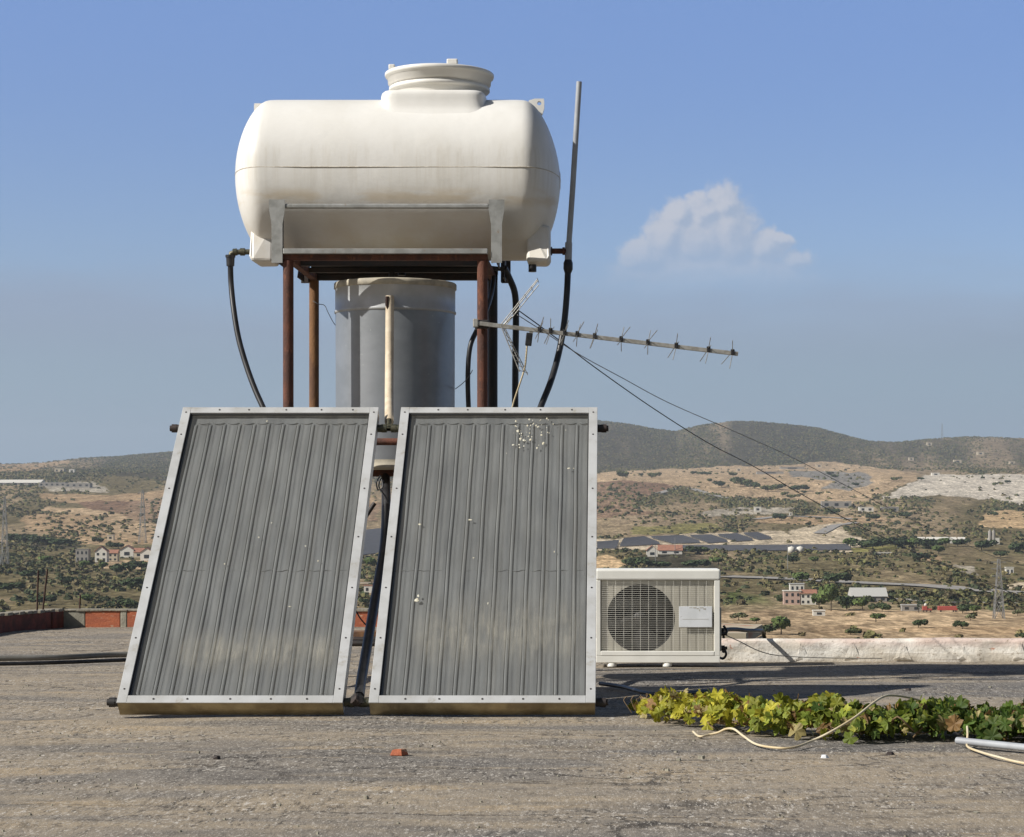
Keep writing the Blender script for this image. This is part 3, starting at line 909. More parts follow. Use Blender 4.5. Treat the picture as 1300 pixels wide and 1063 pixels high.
# valley trees close behind the parapet
for k, (kd, px, py, h, w, lab) in enumerate([
    ('round', 992, 806, 27, 1.0, 'tall bushy green tree in the dry field just right of the air conditioner'),
    ('dark', 972, 806, 16, 1.2, 'low dark bush at the left foot of the tall bushy tree in the dry field'),
    ('round', 1112, 790, 13, 1.6, 'wide low green tree at the edge of the dry field below the grey roofed warehouse'),
    ('dark', 1166, 797, 13, 1.0, 'small round dark green tree alone in the dry field below the red truck'),
    ('dark', 1222, 799, 13, 0.95, 'small round green tree alone in the dry field below the red trailer'),
    ('bush', 1080, 806, 9, 1.5, 'low olive coloured bush in the dry field between the parapet and warehouse'),
    ('bush', 1115, 809, 5, 1.8, 'tiny flat bush right against the parapet top in the dry field'),
    ('pale', 938, 788, 12, 1.5, 'grey green bush just above the orange tiled roof corner'),
    ('round', 960, 792, 9, 1.4, 'small bush left of the tall bushy tree behind the orange tiled roof corner'),
    ('dark', 1120, 777, 14, 1.3, 'dark tree in front of the warehouse beside the cypress'),
    ('cypress', 1166, 778, 22, 1.3, 'slender dark cypress standing left of the red truck'),
    ('round', 1055, 776, 40, 0.62, 'tall pale green tree between the red roofed houses and grey warehouse'),
    ('round', 1040, 774, 24, 1.0, 'leafy tree right of the pink and white houses'),
    ('dark', 1075, 774, 22, 1.0, 'dark tree hiding the left end of the grey roofed warehouse'),
    ('round', 1095, 776, 20, 1.0, 'bright tree below the middle of the grey roofed warehouse'),
    ('dark', 1222, 779, 14, 1.3, 'dark green tree right of the red trailer'),
    ('round', 1236, 780, 13, 1.2, 'second green tree to the right of the red trailer'),
    ('pale', 1232, 788, 9, 1.2, 'grey green bush in front of the trees beside the red trailer'),
    ('pale', 1292, 782, 9, 1.4, 'low bush near the right edge beyond the lattice pylon'),
    ('dark', 1298, 812, 10, 1.0, 'dark tree cut by the right edge in the dry field'),
    ('round', 1018, 742, 18, 1.3, 'bushy tree behind the pink and white houses'),
    ('dark', 1060, 742, 18, 1.2, 'dark bushy tree above the warehouse roof left end'),
    ('dark', 1168, 713, 14, 1.3, 'dark tree on the tan slope above the road'),
    ('round', 1192, 704, 13, 1.5, 'green tree on the slope below the long white sheds'),
    ('dark', 1246, 699, 16, 1.3, 'big dark tree left of the grey silo'),
    ('dark', 1290, 702, 16, 1.3, 'dark tree right of the grey silo at the right edge'),
    ('dark', 1270, 708, 10, 1.3, 'lower dark tree in front of the grey silo'),
    ('dark', 1007, 716, 13, 1.2, 'dark tree just below the white tanks by the solar strip'),
    ('round', 1035, 716, 11, 1.3, 'green tree right of the white tanks by the solar strip'),
    ('dark', 1002, 767, 14, 1.2, 'dark green tree left of the pink and white houses'),
    ('dark', 890, 704, 13, 1.6, 'dark tree behind the right side of the white gabled farmhouse'),
    ('dark', 812, 722, 18, 1.4, 'big dark tree left of the white gabled farmhouse'),
    ('dark', 838, 722, 12, 1.8, 'dark hedge-like tree in front of the white gabled farmhouse'),
    ('dark', 880, 722, 14, 1.7, 'dark tree in front of the right side of the white gabled farmhouse'),
    ('round', 912, 718, 12, 1.5, 'lighter bush above the right corner of the air conditioner'),
    ('dark', 795, 718, 10, 1.5, 'dark bush beside the orange earth mound above the air conditioner'),
    ('dark', 1112, 661, 10, 1.3, 'dark tree below the low grey farm buildings'),
    ('dark', 1060, 653, 8, 1.3, 'dark tree in front of the long farm shed'),
    ('dark', 1150, 658, 9, 1.5, 'dark tree right of the low grey farm buildings'),
    ('dark', 992, 661, 11, 1.1, 'dark tree alone on the green terrace below the long farm shed'),
    ('dark', 1262, 656, 8, 1.1, 'dark tree on the orange earth slope at the right'),
]):
    plant(kd, px, py, h, lab, wide=w)
# lone trees on the tan field high on the right
for k, (px, py, h, w, lab) in enumerate([
    (791, 607, 10, 1.1, 'first tree from the left on the high tan field'),
    (815, 605, 5, 1.0, 'tiny tree second from the left on the high tan field'),
    (828, 607, 8, 1.1, 'round tree third from the left on the high tan field'),
    (879, 603, 6, 1.2, 'left tree of the close pair high on the tan field'),
    (887, 603, 5, 1.2, 'right tree of the close pair high on the tan field'),
    (898, 604, 6, 1.4, 'tree just right of the close pair high on the tan field'),
    (901, 612, 5, 1.1, 'small tree low under the pair on the tan field'),
    (916, 619, 10, 1.2, 'round tree at the lower middle of the tan field'),
    (931, 605, 6, 1.3, 'tree at the upper middle of the tan field'),
    (934, 614, 10, 1.2, 'broad tree in the middle group of the tan field'),
    (947, 618, 11, 1.1, 'tall tree in the middle group of the tan field'),
    (958, 621, 11, 1.1, 'rightmost tree of the middle group on the tan field'),
    (975, 624, 9, 1.6, 'wide tree below the wires on the tan field'),
    (985, 622, 9, 1.5, 'wide dark tree beside the wide tree on the tan field'),
    (994, 630, 6, 1.1, 'small tree near the lower edge of the tan field'),
    (1012, 624, 10, 1.6, 'broad tree right under the wires on the tan field'),
    (1004, 633, 6, 1.5, 'low tree at the lower edge of the tan field'),
    (1022, 627, 5, 1.3, 'small tree at the right end of the tan field row'),
    (1038, 629, 5, 1.1, 'tiny lone tree right of the tan field row'),
    (1053, 603, 5, 1.5, 'small tree on the upper right of the tan field'),
    (1060, 607, 5, 1.5, 'second small tree on the upper right of the tan field'),
    (1088, 618, 6, 1.2, 'lone small tree beside the grey gravel pile'),
    (1135, 611, 6, 1.2, 'lone tree near the white quarry edge'),
    (1170, 610, 5, 1.2, 'small tree touching the white quarry edge'),
    (1262, 617, 5, 1.1, 'small dark tree in the middle of the white quarry'),
    (1279, 614, 5, 1.3, 'small dark tree at the right side of the white quarry')]):
    plant('dark' if k % 2 else 'bush', px, py, h, lab, 'lone trees dotted over the high tan field', w)
# left side
for k, (kd, px, py, h, w, lab) in enumerate([
    ('dark', 18, 689, 14, 1.6, 'leftmost dark tree of the green row on the left slope'),
    ('dark', 40, 690, 14, 1.6, 'second dark tree of the green row on the left slope'),
    ('dark', 58, 692, 13, 1.6, 'third dark tree of the green row on the left slope'),
    ('dark', 75, 694, 12, 1.6, 'rightmost dark tree of the green row on the left slope'),
    ('dark', 150, 697, 10, 1.6, 'dark tree behind the roof of the middle white house'),
    ('dark', 126, 690, 10, 1.0, 'dark tree behind the unfinished concrete house'),
    ('round', 108, 722, 12, 1.3, 'green tree in front of the unfinished concrete house'),
    ('round', 130, 724, 12, 1.2, 'light green tree below the red roofed white house'),
    ('dark', 148, 730, 17, 1.1, 'tall dark tree below the middle white house'),
    ('dark', 164, 727, 16, 1.1, 'dark tree between the middle house and the collector panel'),
    ('dark', 180, 724, 15, 1.1, 'dark tree touching the left collector panel edge'),
    ('dark', 168, 748, 18, 1.3, 'large dark bush low beside the left collector panel'),
    ('dark', 160, 775, 18, 1.4, 'large dark bush right above the orange brick parapet'),
    ('dark', 36, 735, 14, 1.5, 'dark bush on the slope above the two rusty rods'),
    ('dark', 10, 752, 15, 1.5, 'dark bush at the left edge of the slope'),
    ('round', 60, 716, 12, 1.5, 'green bush in the middle of the left slope'),
    ('dark', 90, 742, 13, 1.5, 'dark bush above the pale concrete block'),
    ('dark', 50, 768, 14, 1.6, 'dark bush behind the two rusty rods'),
    ('round', 112, 766, 13, 1.6, 'green bush behind the pale concrete block'),
    ('round', 470, 722, 16, 1.1, 'green tree seen in the gap between the collector panels'),
    ('dark', 463, 768, 10, 1.1, 'small dark tree low in the gap between the collector panels'),
]):
    plant(kd, px, py, h, lab, wide=w)
# tree belt below the long white sheds
ORD = ['first', 'second', 'third', 'fourth', 'fifth', 'sixth', 'seventh', 'eighth', 'ninth', 'tenth', 'eleventh']
for k in range(11):
    plant('dark' if k % 3 else 'round', 1082 + k * 13.5 + rnd.uniform(-3, 3), 696 + rnd.uniform(-2, 2), rnd.uniform(12, 17),
          ('%s dense tree from the left in the belt below the long white sheds' % ORD[k]), 'tree belt below the long white sheds', 1.4)
    
# ------------------------------------------------------------------ far buildings
wall_w = mat('white_render', (0.66, 0.63, 0.56), 0.85)
wall_c = mat('cream_render', (0.55, 0.47, 0.34), 0.85)
wall_g = mat('grey_concrete', (0.30, 0.28, 0.25), 0.9)
roof_r = mat('red_tiles', (0.33, 0.155, 0.095), 0.85, 0.0, (0.26, 0.12, 0.08), 0.8)
roof_g = mat('grey_sheet', (0.46, 0.45, 0.42), 0.7)
winm = mat('dark_window', (0.03, 0.035, 0.04), 0.3)
redm = mat('red_paint', (0.40, 0.08, 0.06), 0.6)
pinkm = mat('pink_render', (0.48, 0.34, 0.28), 0.85)
pvm = mat('solar_cells', (0.105, 0.105, 0.108), 0.6, 0.0, (0.085, 0.085, 0.09), 0.2, spec=0.05)
metal_far = mat('far_steel', (0.28, 0.28, 0.27), 0.6, 0.3)


def house(px, py, wpx, hpx, label, wallm, roofmat, dpx=None, gable='x', wins=2, cat='house', roofh=0.45, name='house', group=None, rz=0.0, storeys=1):
    """building with its foot at the given place; gable='x' ridge across the view, 'y' gable end faces us, 'flat'"""
    p = ground_at(px, py); k = p.y / FP
    w = wpx * k; h = hpx * k; d = w * 0.8 if dpx is None else dpx * k
    t = thing(name, p, label, cat, group)
    wallh = h * (1 - (roofh if gable != 'flat' else 0))
    b = MB(); b.box((p.x, p.y + d / 2, p.z + wallh / 2 - 0.75), (w, d, wallh + 1.5))
    if gable == 'y':
        x0, x1, y0, y1, z0, z1 = p.x - w / 2, p.x + w / 2, p.y, p.y + d, p.z + wallh, p.z + h - 0.12
        b.add([(x0, y0, z0), (x1, y0, z0), (p.x, y0, z1), (x0, y1, z0), (x1, y1, z0), (p.x, y1, z1)], [(0, 1, 2), (3, 5, 4), (0, 2, 5, 3), (1, 4, 5, 2)])
    b.build('wall', wallm, t)
    e = 0.35; r = MB()
    if gable == 'x':
        x0, x1, y0, y1, z0, z1 = p.x - w / 2 - e, p.x + w / 2 + e, p.y - e, p.y + d + e, p.z + wallh, p.z + h
        r.add([(x0, y0, z0), (x1, y0, z0), (x1, (y0 + y1) / 2, z1), (x0, (y0 + y1) / 2, z1), (x0, y1, z0), (x1, y1, z0)],
              [(0, 1, 2, 3), (3, 2, 5, 4), (0, 3, 4), (1, 5, 2), (0, 4, 5, 1)])
    elif gable == 'y':
        x0, x1, y0, y1, z0, z1 = p.x - w / 2 - e, p.x + w / 2 + e, p.y - e, p.y + d + e, p.z + wallh - .15, p.z + h
        th = 0.25
        for sx, xa in ((-1, x0), (1, x1)):
            r.add([(xa, y0, z0), (p.x, y0, z1), (p.x, y1, z1), (xa, y1, z0), (xa, y0, z0 + th), (p.x, y0, z1 + th), (p.x, y1, z1 + th), (xa, y1, z0 + th)],
                  [(0, 1, 2, 3), (7, 6, 5, 4), (0, 4, 5, 1), (3, 2, 6, 7), (0, 3, 7, 4)])
    else:
        r.box((p.x, p.y + d / 2, p.z + wallh + 0.12), (w + 0.3, d + 0.3, 0.24))
    r.build('roof', roofmat, t)
    for s_ in range(storeys):
        for i in range(wins):
            wx = p.x + w * ((i + 0.5) / wins - 0.5); wh = wallh / storeys
            m = MB(); m.box((wx, p.y - 0.03, p.z + wh * (s_ + 0.5)), (w / wins * 0.4, 0.08, wh * 0.45)); m.build('window', winm, t)
    return t


house(828, 707, 14, 14, 'white gabled end of the farmhouse above the air conditioner', wall_w, roof_r, 22, 'y', 1)
house(851, 704, 30, 12, 'red tiled farmhouse wing above the air conditioner', wall_w, roof_r, 18, 'x', 2, roofh=0.6)
# hill-side houses on the left
p_ = dict(storeys=2)
house(104, 714, 16, 16, 'unfinished grey concrete house left of the white houses', wall_g, wall_g, None, 'flat', 3, **p_)
house(128, 714, 15, 20, 'white house with a red gabled roof beside the unfinished house', wall_w, roof_r, None, 'y', 2, roofh=0.32, **p_)
house(143, 713, 12, 15, 'red roofed house wing between the two white gables', wall_c, roof_r, None, 'x', 2, roofh=0.3, **p_)
house(161, 708, 17, 15, 'white gabled house in the middle of the left row', wall_w, roof_r, None, 'y', 1, roofh=0.36)
house(176, 708, 12, 12, 'tan house with a low red roof right of the middle white gable', wall_c, roof_r, None, 'x', 1)
house(186, 712, 16, 16, 'white gabled house half hidden by the left collector panel', wall_w, roof_r, None, 'y', 1, roofh=0.36)
house(140, 686, 8, 6, 'small cream building above the white houses', wall_c, roof_g, None, 'flat', 1)
# sheds on the left hill
house(24, 616, 54, 7, 'long white roofed shed high on the left hill', wall_g, wall_w, 30, 'x', 6, 'shed', 0.6, 'farm_shed')
house(66, 618, 34, 5, 'low grey shed right of the long white roofed shed', wall_g, roof_g, 14, 'flat', 5, 'shed', 0.4, 'farm_shed')
house(98, 619, 32, 5, 'pale shed at the right end of the left hill farm', wall_g, roof_g, 14, 'flat', 4, 'shed', 0.4, 'farm_shed')
house(75, 600, 12, 5, 'small cream house above the sheds on the left hill', wall_c, roof_g, None, 'flat', 2)
house(91, 601, 7, 5, 'tiny white house on the left hill', wall_w, roof_g, None, 'flat', 1)
# right
house(1062, 645, 38, 8, 'long pale farm shed with a dark open front', wall_g, wall_w, 12, 'flat', 3, 'shed', 0.3, 'farm_shed')
house(1100, 650, 18, 6, 'white low barn right of the long farm shed', wall_w, roof_g, 12, 'flat', 2, 'barn', 0.3, 'barn')
house(1130, 650, 22, 6, 'low grey barn above the dark trees', wall_g, roof_g, 12, 'flat', 2, 'barn', 0.3, 'barn')
house(962, 650, 9, 6, 'small white hut on the green terrace', wall_w, wall_w, None, 'flat', 1, 'hut', 0.3, 'hut')
house(1004, 655, 4, 4, 'tiny white hut right of the green terrace', wall_w, wall_w, None, 'flat', 1, 'hut', 0.3, 'hut')
ORD = ['first', 'second', 'third', 'fourth', 'fifth', 'sixth', 'seventh', 'eighth', 'ninth', 'tenth', 'eleventh']
for i, px in enumerate((1170, 1181, 1191, 1200, 1210, 1221)):
    house(px, 690, 8, 8, '%s white shed from the left in the long row behind the tree belt' % ORD[i], wall_w, wall_w, 8, 'x', 1, 'shed', 0.4, 'farm_shed', 'white sheds in the long row')
house(1188, 604, 10, 3.5, 'small white building above the white quarry', wall_w, wall_w, None, 'flat', 1)
for (px, py, lab) in ((1157, 585, 'small cream house on the wooded hill above the quarry'), (1040, 594, 'flat pale house at the top of the gravel yard'),
                      (938, 599, 'small white house at the top edge of the tan field'), (1216, 588, 'cream house among the trees at the upper right'),
                      (1245, 578, 'house high on the right wooded hill'), (1180, 566, 'house below the mast on the skyline'), (1285, 590, 'pale house at the right end of the wooded hill')):
    house(px, py, rnd.uniform(6, 10), 4, lab, wall_c, roof_g, None, 'flat', 1)
house(1006, 768, 22, 17, 'pink and white house with a flat roof near the dry field', pinkm, wall_w, None, 'flat', 3, **p_)
house(1026, 768, 20, 19, 'white house with red trim right of the pink house', wall_w, roof_r, None, 'x', 3, roofh=0.25, **p_)
house(1012, 752, 18, 10, 'white terrace house behind the pink house', wall_w, roof_g, None, 'flat', 3)
house(1104, 764, 44, 17, 'grey roofed warehouse at the edge of the dry field', wall_g, roof_g, 40, 'x', 4, 'warehouse', 0.62, 'warehouse')
house(1040, 782, 15, 6, 'white low shed beside the dark fence at the edge of the dry field', wall_w, wall_w, None, 'flat', 1, 'shed', .3, 'farm_shed')
house(1282, 730, 10, 9, 'white cube house on the slope at the right edge', wall_w, wall_w, None, 'flat', 2)
house(1122, 706, 20, 4, 'flat white structure beside the green strip', wall_w, wall_w, 8, 'flat', 2, 'shed', .3, 'farm_shed')
house(1157, 776, 24, 7, 'long pale grey shed beside the cypress', wall_g, roof_g, 12, 'flat', 2, 'shed', .3, 'farm_shed')
house(470, 753, 16, 9, 'white house with roof tanks in the gap between the panels', wall_w, roof_r, None, 'flat', 2)
# dark arrays and sheds on the gravel yard
house(978, 602, 34, 3, 'dark flat roofed shed on the gravel yard', wall_g, pvm, 16, 'flat', 1, 'shed', .3, 'farm_shed')
house(1006, 596, 30, 3, 'long dark roofed shed above the gravel yard', wall_g, pvm, 16, 'flat', 1, 'shed', .3, 'farm_shed')

# white storage tanks by the solar strip
for i, px in enumerate((1005, 1016)):
    p = ground_at(px, 702); k = p.y / FP
    t = thing('storage_tank', p, ('left' if i == 0 else 'right') + ' white storage tank at the end of the solar strip', 'storage tank', 'white storage tanks')
    m = MB(); m.lathe(p, [(0, 0), (4.6 * k, 0), (4.6 * k, 7 * k), (0.3 * k, 8.2 * k)], 18, False); m.build('shell', wall_w, t)
    m = MB(); m.lathe(p, [(0.6 * k, 8.0 * k), (0.6 * k, 8.9 * k)], 10); m.build('hatch', roof_g, t)
# silo
p = ground_at(1259, 692); k = p.y / FP
t = thing('silo', p, 'tall grey silo with white hopper at the right edge of the valley', 'silo')
m = MB()
for dx in (-2.4, 2.4): m.lathe(p + Vector((dx * k, 0, 0)), [(2.2 * k, 0), (2.2 * k, 17 * k), (0.5 * k, 19.5 * k)], 14)
m.build('bin', wall_g, t)
m = MB(); m.box(p + Vector((7 * k, 0, 5 * k)), (5 * k, 5 * k, 8 * k)); m.beam(p + Vector((-9 * k, 0, 0)), p + Vector((0, 0, 16 * k)), 1.2 * k, 1.2 * k); m.build('hopper', wall_w, t)
# red truck and trailer
p = ground_at(1175, 777); k = p.y / FP
t = thing('truck', p, 'red truck with a white drum parked at the edge of the dry field', 'truck')
m = MB(); m.box(p + Vector((-1 * k, 0, 4.5 * k)), (6 * k, 5 * k, 5 * k)); m.box(p + Vector((5 * k, 0, 3 * k)), (6 * k, 4.5 * k, 2.5 * k)); m.build('body', redm, t, 0.1)
m = MB(); m.lathe(p + Vector((0, 0, 9 * k)), [(0.3 * k, -2 * k), (1.9 * k, -1.2 * k), (1.9 * k, 1 * k), (0.4 * k, 2 * k)], 14); m.build('drum', wall_w, t)
for dx in (-3, 1, 6):
    m = MB(); m.lathe(p + Vector((dx * k, -2.6 * k, 1 * k)), [(1.05 * k, -0.3 * k), (1.05 * k, 0.5 * k)], 12, True, 'Y'); m.build('wheel', darksteel, t)
p = ground_at(1203, 777); k = p.y / FP
t = thing('trailer', p, 'long red trailer parked right of the red truck', 'trailer')
m = MB(); m.box(p + Vector((0, 0, 4.6 * k)), (25 * k, 6 * k, 5.5 * k)); m.build('body', redm, t, 0.15)
for dx in (-9, 7, 10):
    m = MB(); m.lathe(p + Vector((dx * k, -3 * k, 1 * k)), [(1.05 * k, -0.3 * k), (1.05 * k, 0.5 * k)], 12, True, 'Y'); m.build('wheel', darksteel, t)


# solar farm: rows of dark tables, one array a thing
def solar_array(corners, label, rows=9):
    """corners in order near-left, near-right, far-right, far-left"""
    a, b, c, d = [ground_at(*q) for q in corners]
    t = thing('solar_array', (a + b) / 2, label, 'solar panels', 'arrays of the solar farm')
    m = MB(); fr = MB()
    for i in range(rows):
        f0 = i / rows; f1 = (i + 0.8) / rows
        p0 = a.lerp(d, f0); p1 = b.lerp(c, f0); q0 = a.lerp(d, f1); q1 = b.lerp(c, f1)
        lo = .5; hi = .5 + min((q0 - p0).length, 4) * 0.30
        n = 12
        for j in range(n):
            A = p0.lerp(p1, j / n); B = p0.lerp(p1, (j + 1) / n); Cc = q0.lerp(q1, (j + 1) / n); D = q0.lerp(q1, j / n)
            for P_ in (A, B, Cc, D): P_.z = tz(P_.x, P_.y)
            A.z += lo; B.z += lo; Cc.z += hi; D.z += hi
            e = Vector((0, 0, 0.15))
            m.add([A, B, Cc, D, A - e, B - e, Cc - e, D - e], [(0, 1, 2, 3), (7, 6, 5, 4), (0, 4, 5, 1), (2, 6, 7, 3)])
            fr.beam(A - Vector((0, 0, lo)), A, .15, .15); fr.beam(D - Vector((0, 0, hi)), D, .15, .15)
    m.build('module', pvm, t); fr.build('support', metal_far, t)


solar_array([(758, 697.5), (782, 697), (786, 689), (758, 691)], 'leftmost solar array touching the right collector panel')
solar_array([(787, 695), (838, 692), (818, 684), (792, 686.5)], 'second solar array from the left above the road strip')
solar_array([(852, 691), (889, 690), (868, 682.5), (826, 684)], 'third solar array from the left above the road strip')
solar_array([(898, 690.5), (924, 689), (903, 681.5), (876, 682.5)], 'fourth solar array in the middle of the solar farm')
solar_array([(933, 688.5), (956, 687), (936, 680), (911, 681.5)], 'fifth solar array behind the long front strip')
solar_array([(962, 686.5), (980, 685), (962, 678.5), (944, 679.5)], 'rightmost solar array at the tip of the solar farm')
solar_array([(845, 701), (1080, 699), (1076, 694), (845, 696)], 'long dark front strip of the solar farm below the arrays', 5)
solar_array([(455, 706), (500, 700), (500, 672), (455, 676)], 'solar array seen through the gap between the two collector panels', 12)

# roads
road_m = mat('pale_asphalt', (0.30, 0.28, 0.25), 0.9, 0.0, (0.24, 0.22, 0.19), 0.2)


def road(pts_, width, name='road'):
    base_ = spline([ground_at(*q) for q in pts_], 10)
    m = MB(); L = []
    for i, p in enumerate(base_):
        a = base_[max(i - 1, 0)]; b = base_[min(i + 1, len(base_) - 1)]
        d = (b - a); d.z = 0; d.normalize(); n = Vector((-d.y, d.x, 0))
        for s_ in (-1, -0.33, 0.33, 1):
            q = p + n * s_ * width / 2; L.append(Vector((q.x, q.y, tz(q.x, q.y) + 0.5)))
    m.add(L, [(i * 4 + j, i * 4 + j + 1, i * 4 + j + 5, i * 4 + j + 4) for i in range(len(base_) - 1) for j in range(3)], True)
    tag(m.build(name, road_m), kind='structure')


road([(920, 733), (1000, 736), (1090, 741), (1180, 745), (1260, 752), (1400, 760)], 14)
road([(1130, 762), (1180, 765), (1240, 767), (1300, 768), (1400, 772)], 8)
road([(960, 660), (1000, 656), (1060, 658), (1080, 660)], 9, 'path')
road([(835, 627), (870, 620), (900, 628), (926, 633)], 9, 'path')
road([(1040, 678), (1060, 668), (1085, 664)], 9, 'path')
road([(440, 742), (500, 742)], 6, 'path')


# lattice pylons
def pylon(px, py, hpx, wpx, label, arms=True):
    p = ground_at(px, py); k = p.y / FP; h = hpx * k; w = wpx * k
    t = thing('lattice_pylon', p, label, 'pylon')
    m = MB(); th = 0.20
    lev = [0, .3, .5, .66, .8, .9, 1.0]
    def cor(f, i):
        ww = w * (1 - 0.82 * f) / 2
        return p + Vector(((-ww, ww, ww, -ww)[i], (-ww, -ww, ww, ww)[i], h * f))
    for i in range(4):
        m.beam(cor(0, i), cor(1, i), th, th)
        for a, b in zip(lev[:-1], lev[1:]):
            m.beam(cor(a, i), cor(b, (i + 1) % 4), th * .6, th * .6); m.beam(cor(b, i), cor(a, (i + 1) % 4), th * .6, th * .6)
            m.beam(cor(b, i), cor(b, (i + 1) % 4), th * .6, th * .6)
    m.build('tower', metal_far, t)
    if arms:
        m = MB()
        for f in (.72, .84, .95):
            m.beam(p + Vector((-w * .7, 0, h * f)), p + Vector((w * .7, 0, h * f)), th, th)
        m.build('cross_arm', metal_far, t)


pylon(1268, 786, 76, 13, 'tall lattice pylon at the right edge of the dry field')
pylon(181, 690, 68, 9, 'faint lattice pylon behind the left collector panel')
pylon(1196, 560, 22, 3, 'thin lattice mast on the skyline at the right', False)
pylon(6, 720, 90, 9, 'faint lattice pylon at the far left edge')
for (px, py, h, lab) in ((832, 722, 30, 'thin grey utility pole left of the white gabled farmhouse'), (1000, 722, 30, 'thin utility pole below the white tanks'), (857, 704, 22, 'utility pole behind the red tiled farmhouse')):
    p = ground_at(px, py); k = p.y / FP
    t = thing('utility_pole', p, lab, 'pole')
    m = MB(); m.cyl(p, p + Vector((0, 0, h * k)), 0.16, 8, 0.1); m.build('post', metal_far, t)
    m = MB(); m.beam(p + Vector((-1, 0, h * k * .93)), p + Vector((1, 0, h * k * .93)), .1, .12); m.build('crossarm', metal_far, t)

# haze
HZ = MB(); HZ.box2((-7700, -430, -36), (7700, 9100, 330))
hm = bpy.data.materials.new('haze_air'); hm.use_nodes = True
q = NG(hm.node_tree); q.n.clear()
pv = q.new('ShaderNodeVolumePrincipled'); pv.inputs['Color'].default_value = (0.80, 0.88, 1.0, 1); pv.inputs['Density'].default_value = 0.00008
pv.inputs['Anisotropy'].default_value = 0.2
o_ = q.new('ShaderNodeOutputMaterial'); q.l.new(pv.outputs[0], o_.inputs['Volume'])
hz_o = HZ.build('haze', hm)
tag(hz_o, 'thin blue haze softening the distant hills', 'haze', kind='stuff')

# ------------------------------------------------------------------ the flat roof
# L-shaped slab: the left part runs back to y=21, the right part ends at the white parapet at y=14.6
YR, YL = 14.43, 20.92      # near faces of the right and of the far left parapet
m = MB()
xs_ = np.arange(-8.0, 8.01, 0.07); ys_ = np.arange(1.2, 21.2, 0.05)
GX, GY = np.meshgrid(xs_, ys_)
GZ = (vnoise(GX * 0.9, GY * 2.6, 5) - .5) * 0.016 + (vnoise(GX * 3, GY * 6, 6) - .5) * 0.006 - 0.009 + RZ(GY)
nr, nc = GX.shape
idx = np.arange(nr * nc).reshape(nr, nc)
keep = ~((GX[:-1, :-1] > -0.36) & (GY[:-1, :-1] > YR + .16))
ff = np.stack([idx[:-1, :-1], idx[:-1, 1:], idx[1:, 1:], idx[1:, :-1]], -1)[keep]
roof = np_mesh('flat_roof', np.stack([GX, GY, GZ], -1).reshape(-1, 3), ff, roofm, None, True)
tag(roof, kind='structure')
m = MB()
m.box2((-8.0, 1.2, -12), (-0.36, 21.15, -0.30)); m.box2((-0.355, 1.2, -12), (8.0, YR + .2, -0.30))
b_ = m.build('building_block', wall_c); tag(b_, kind='structure')

# parapets
PHL, PHR = 0.150, 0.138
def prism(mb, a, b, z0, z1, w):
    a = Vector((a[0], a[1], 0)); b = Vector((b[0], b[1], 0)); d = (b - a).normalized(); n = Vector((-d.y, d.x, 0)) * w
    vs = [a, b, b + n, a + n]
    za = [RZ(v.y) for v in vs]
    mb.add([v + Vector((0, 0, z0 + q_)) for v, q_ in zip(vs, za)] + [v + Vector((0, 0, z1 + q_)) for v, q_ in zip(vs, za)], [(3, 2, 1, 0), (4, 5, 6, 7), (0, 1, 5, 4), (1, 2, 6, 5), (2, 3, 7, 6), (3, 0, 4, 7)])
def lx_(y): return -5.33 - (YL - y) * 0.1
t = thing('parapet_wall', (lx_(16), 16, RZ(16)), 'red clay brick parapet coloured darker for shade, running back along the left edge of the roof', 'parapet')
m = MB(); y_ = 8.0
while y_ < YL - .2:
    y2 = min(y_ + 0.9, YL + .08)
    prism(m, (lx_(y_) + rnd.uniform(-.01, .01), y_ + .006), (lx_(y2), y2 - .006), -0.03, PHL - 0.004, 0.14)
    y_ = y2
m.build('brickwork', clay_shaded, t, 0.006)
m = MB(); n_ = 80
for i in range(n_):
    ya = 8 + i * (YL - 8) / n_; yb = ya + (YL - 8) / n_ * rnd.uniform(.8, 1.05)
    m.box((lx_(ya) - 0.07 + rnd.uniform(-.008, .008), (ya + yb) / 2, PHL + 0.006 + RZ(ya)), (0.155 + rnd.uniform(-.01, .02), yb - ya, 0.016 + rnd.uniform(0, .014)))
m.build('cement_topping', mortar, t, 0.004)

zl = RZ(YL)
def fx(px, y=YL): return (px - CX) * y / FP
t = thing('parapet_wall', (-3.4, YL + .08, zl), 'orange clay brick parapet with cement patches across the far left of the roof', 'parapet')
m = MB(); m.box2((fx(80), YL, zl - 0.03), (fx(108), YL + .2, zl + PHL)); m.box2((fx(153), YL - .004, zl - 0.03), (fx(161), YL + .2, zl + PHL + .004)); m.build('concrete_block', concrete, t, 0.008)
m = MB()
for (a, b) in ((108.5, 152.5), (161.5, 205), (206, 250), (251, 300), (301, 350), (351, 400), (401, 440), (441, 480), (481, 530), (531, 580), (581, 640), (641, 725)):
    m.box2((fx(a), YL, zl - 0.03), (fx(b), YL + .17, zl + PHL - 0.004))
m.build('brickwork', clay, t, 0.006)
m = MB()
for i in range(40):
    a = fx(81) + i * (fx(725) - fx(81)) / 40; b = a + (fx(725) - fx(81)) / 40
    m.box(((a + b) / 2, YL + .09, zl + PHL + .004), (b - a, 0.19 + rnd.uniform(0, .02), 0.014 + rnd.uniform(0, .01)))
m.build('cement_topping', mortar, t, 0.003)

